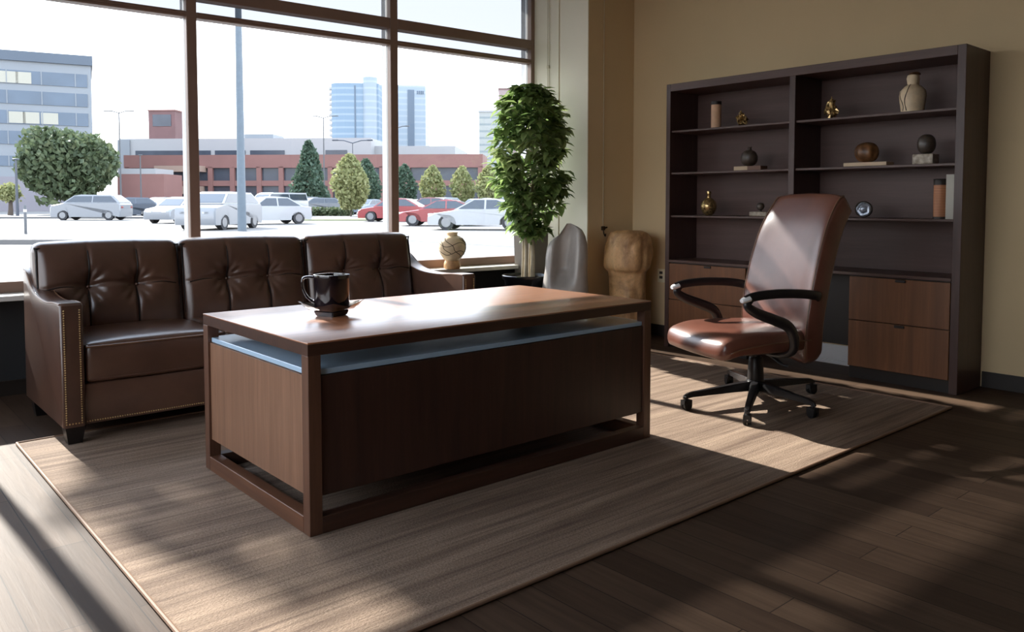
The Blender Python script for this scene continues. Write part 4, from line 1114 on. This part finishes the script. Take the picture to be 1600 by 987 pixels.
lamp('short dark lamp post in front of the far left office block', 70, -42.9, 4.9, -.01, .12, 'darkglass', head=(.5, .2))
lamp('slim grey lamp post before the red brick wall', 110, -50.5, 7.6, -.01, .10, head=(.5, .3))
lamp('tall thin double-armed lamp beside the dark conifer', 130, -30.2, 14.7, 2.1, .12)
lamp('slim dark double-armed lamp by the yellow tree', 75, -14.75, 6.7, 1.6, .06, 'darkglass')
lamp('thin lamp partly hidden by the second mullion', 100, -14.1, 10.4, -1.2, .09)
t = eth('bollard', 'thin grey marker post just outside behind the left end of the sofa', 'post', 30, -18.1)
bm = BM(); lathe(bm, [(.05, 0), (.05, 1.05), (.03, 1.08)], (0, 0), 12); obj('post', bm, 'lamp', t)
bm = BM(); lathe(bm, [(.055, .82), (.055, .92)], (0, 0), 12); obj('band', bm, 'white', t)

def tree(name, label, c, r, h0, h1, rad, mat, n, size, shape='round', seed=1, trunk=.14):
    t = eth(name, label, 'tree', c, r); rg_ = random.Random(seed)
    bm = BM(); tube(bm, bez([(0, 0, 0), (.05, 0, h0*.6), (0, .05, h0+(h1-h0)*.5)], 5), [trunk*(1-.05*i) for i in range(11)], 8); obj('trunk', bm, 'bark', t)
    bm = BM()
    blobs = [(rg_.uniform(-.55, .55)*rad, rg_.uniform(-.55, .55)*rad, h0+(h1-h0)*rg_.uniform(.2, .8), rad*rg_.uniform(.35, .6)) for _ in range(14)]
    for k in range(n):
        if shape == 'round':
            b = rg_.choice(blobs); d = Vector((rg_.gauss(0, 1), rg_.gauss(0, 1), rg_.gauss(0, 1))).normalized()*rg_.random()**.3
            p = Vector((b[0], b[1], b[2]))+d*b[3]; 
            p.z = min(max(p.z, h0*.7), h1)
            if k % 2 == 0:
                d = Vector((rg_.gauss(0, 1), rg_.gauss(0, 1), rg_.gauss(0, 1))).normalized(); f = rg_.uniform(.7, .97)
                p = Vector((d.x*rad*f, d.y*rad*f, (h0+h1)/2+d.z*(h1-h0)/2*f))
        else:
            q = rg_.random()**(1.5); z = h0+(h1-h0)*q; a = rg_.uniform(0, 6.28)
            R0 = rad*((1-q)**.75+.08) if shape == 'cone' else rad*(math.sin(math.pi*(.12+.86*q)))**.8
            f = rg_.uniform(.55, 1.02)*(1+.15*math.sin(a*3+z)); p = Vector((R0*f*math.cos(a), R0*f*math.sin(a), z))
        d = Vector((rg_.gauss(0, 1), rg_.gauss(0, 1), rg_.gauss(0, .7)))
        s = size*rg_.uniform(.6, 1.2); d.normalize(); u = d.orthogonal().normalized(); w = d.cross(u)
        an = rg_.uniform(0, 6.28); u, w = u*math.cos(an)+w*math.sin(an), w*math.cos(an)-u*math.sin(an)
        bm.faces.new([bm.verts.new(p+v) for v in (u*s, w*s*.6, -u*s, -w*s*.6)])
    obj('foliage', bm, mat, t, smooth=False, keep=True)
tree('broadleaf_tree', 'big round green tree in front of the far left office block', 80, -43.9, 1.4, 8.3, 4.7, 'treebig', 9000, .36, 'round', 3, .3)
tree('conifer_tree', 'dark green cone-shaped tree before the brick building', 112, -28.1, 1.0, 9.6, 2.6, 'treedark', 3500, .34, 'cone', 5)
tree('small_tree', 'yellow-green tree beside the slim dark lamp', 68, -13.6, .7, 5.2, 1.5, 'treeyellow', 3600, .2, 'oval', 6, .08)
tree('small_tree', 'dark green tree just behind the yellow-green tree', 84, -15.2, .7, 5.6, 1.6, 'treedark', 2200, .24, 'oval', 16, .08)
tree('small_tree', 'green tree just right of the second mullion', 95, -12.6, .8, 5.6, 1.4, 'treedark', 2200, .24, 'oval', 7, .1)
tree('small_tree', 'yellow-green tree behind the red coupe roof', 98, -9.6, .8, 5.6, 1.5, 'treeyellow', 2200, .24, 'oval', 8, .1)
tree('small_tree', 'small pale yellow cone-shaped tree between red coupe and ficus', 96, -5.9, .8, 5.4, 1.4, 'treeyellow', 2200, .24, 'oval', 9, .1)
tree('small_tree', 'pale yellow tree seen against the ficus leaves', 94, -2.7, .8, 5.4, 1.5, 'treeyellow', 2200, .24, 'oval', 10, .1)
tree('small_tree', 'small bright green tree left of the dark lamp post at far left', 74, -46.0, 1.2, 3.0, 1.0, 'treeyellow', 700, .2, 'round', 12, .25)
tree('broadleaf_tree', 'distant green treetop above the brick building roof', 240, -15.2, 6, 15, 5, 'treedark', 2200, .8, 'round', 13, .3)
tree('broadleaf_tree', 'distant grey-green treetop right of the blue high-rise', 250, -24.5, 6, 14, 4.5, 'treedark', 2200, .8, 'round', 14, .3)
tree('added_shade_tree', 'unseen slender tree added left of the frame to dapple the rug', 11.2, -8.36, 5.5, 7.3, .68, 'treebig', 1500, .085, 'round', 41, .05)  # tree added out of view to shade the front-left rug
# hedge
bm = BM(); rg_ = random.Random(33)
for k in range(1800):
    p = ext(70.5+rg_.uniform(-.5, .5), rg_.uniform(-19.3, -14.0), rg_.uniform(.02, .75)*(.7+.3*math.sin(k)))
    d = Vector((rg_.gauss(0, 1), rg_.gauss(0, 1), rg_.gauss(0, 1))).normalized(); u = d.orthogonal().normalized()*.16; w = d.cross(u)*.7
    bm.faces.new([bm.verts.new(p+v) for v in (u, w, -u, -w)])
tag(obj('hedge', bm, 'treebig', None, smooth=False, keep=True), 'low green hedge below the blue cars and the conifer', 'hedge')

# ------------------------------------------------------------------ light
sc = bpy.context.scene
w = bpy.data.worlds.new('sky'); sc.world = w; w.use_nodes = True; nt = w.node_tree
bg = nt.nodes['Background']
tc = nt.nodes.new('ShaderNodeTexCoord'); sp = nt.nodes.new('ShaderNodeSeparateXYZ'); nt.links.new(tc.outputs['Generated'], sp.inputs[0])
f = ramp(nt, sp.outputs[2], 0.05, .6)
nt.links.new(mixcol(nt, (1.0, 1.0, 1.0, 1), (.72, .83, 1.0, 1), f), bg.inputs[0]); bg.inputs[1].default_value = 2.5
sun = bpy.data.lights.new('sun', 'SUN'); so_ = bpy.data.objects.new('sun', sun); COL.objects.link(so_)
el = math.atan(.62); az = Vector((.045, -1, 0)).normalized()
dirv = Vector((az.x*math.cos(el), az.y*math.cos(el), -math.sin(el)))
so_.rotation_euler = dirv.to_track_quat('-Z', 'Y').to_euler()
sun.energy = 7.5; sun.angle = R(.7); sun.color = (1, .93, .82)

# ------------------------------------------------------------------ camera
cam = bpy.data.cameras.new('camera'); co = bpy.data.objects.new('camera', cam); COL.objects.link(co)
co.location = (0, 0, 1.3); co.rotation_euler = (R(90-3), 0, R(49.1-90))
cam.sensor_fit = 'HORIZONTAL'; cam.sensor_width = 36; cam.lens = 1260/1600*36
cam.shift_y = -(493.5-(316+1260*math.tan(R(3))))/1600; cam.clip_end = 2000; cam.clip_start = .05
sc.camera = co
sc.view_settings.view_transform = 'Standard'; sc.view_settings.look = 'None'
sc.view_settings.exposure = .9; sc.view_settings.gamma = 1; sc.view_settings.use_curve_mapping = False
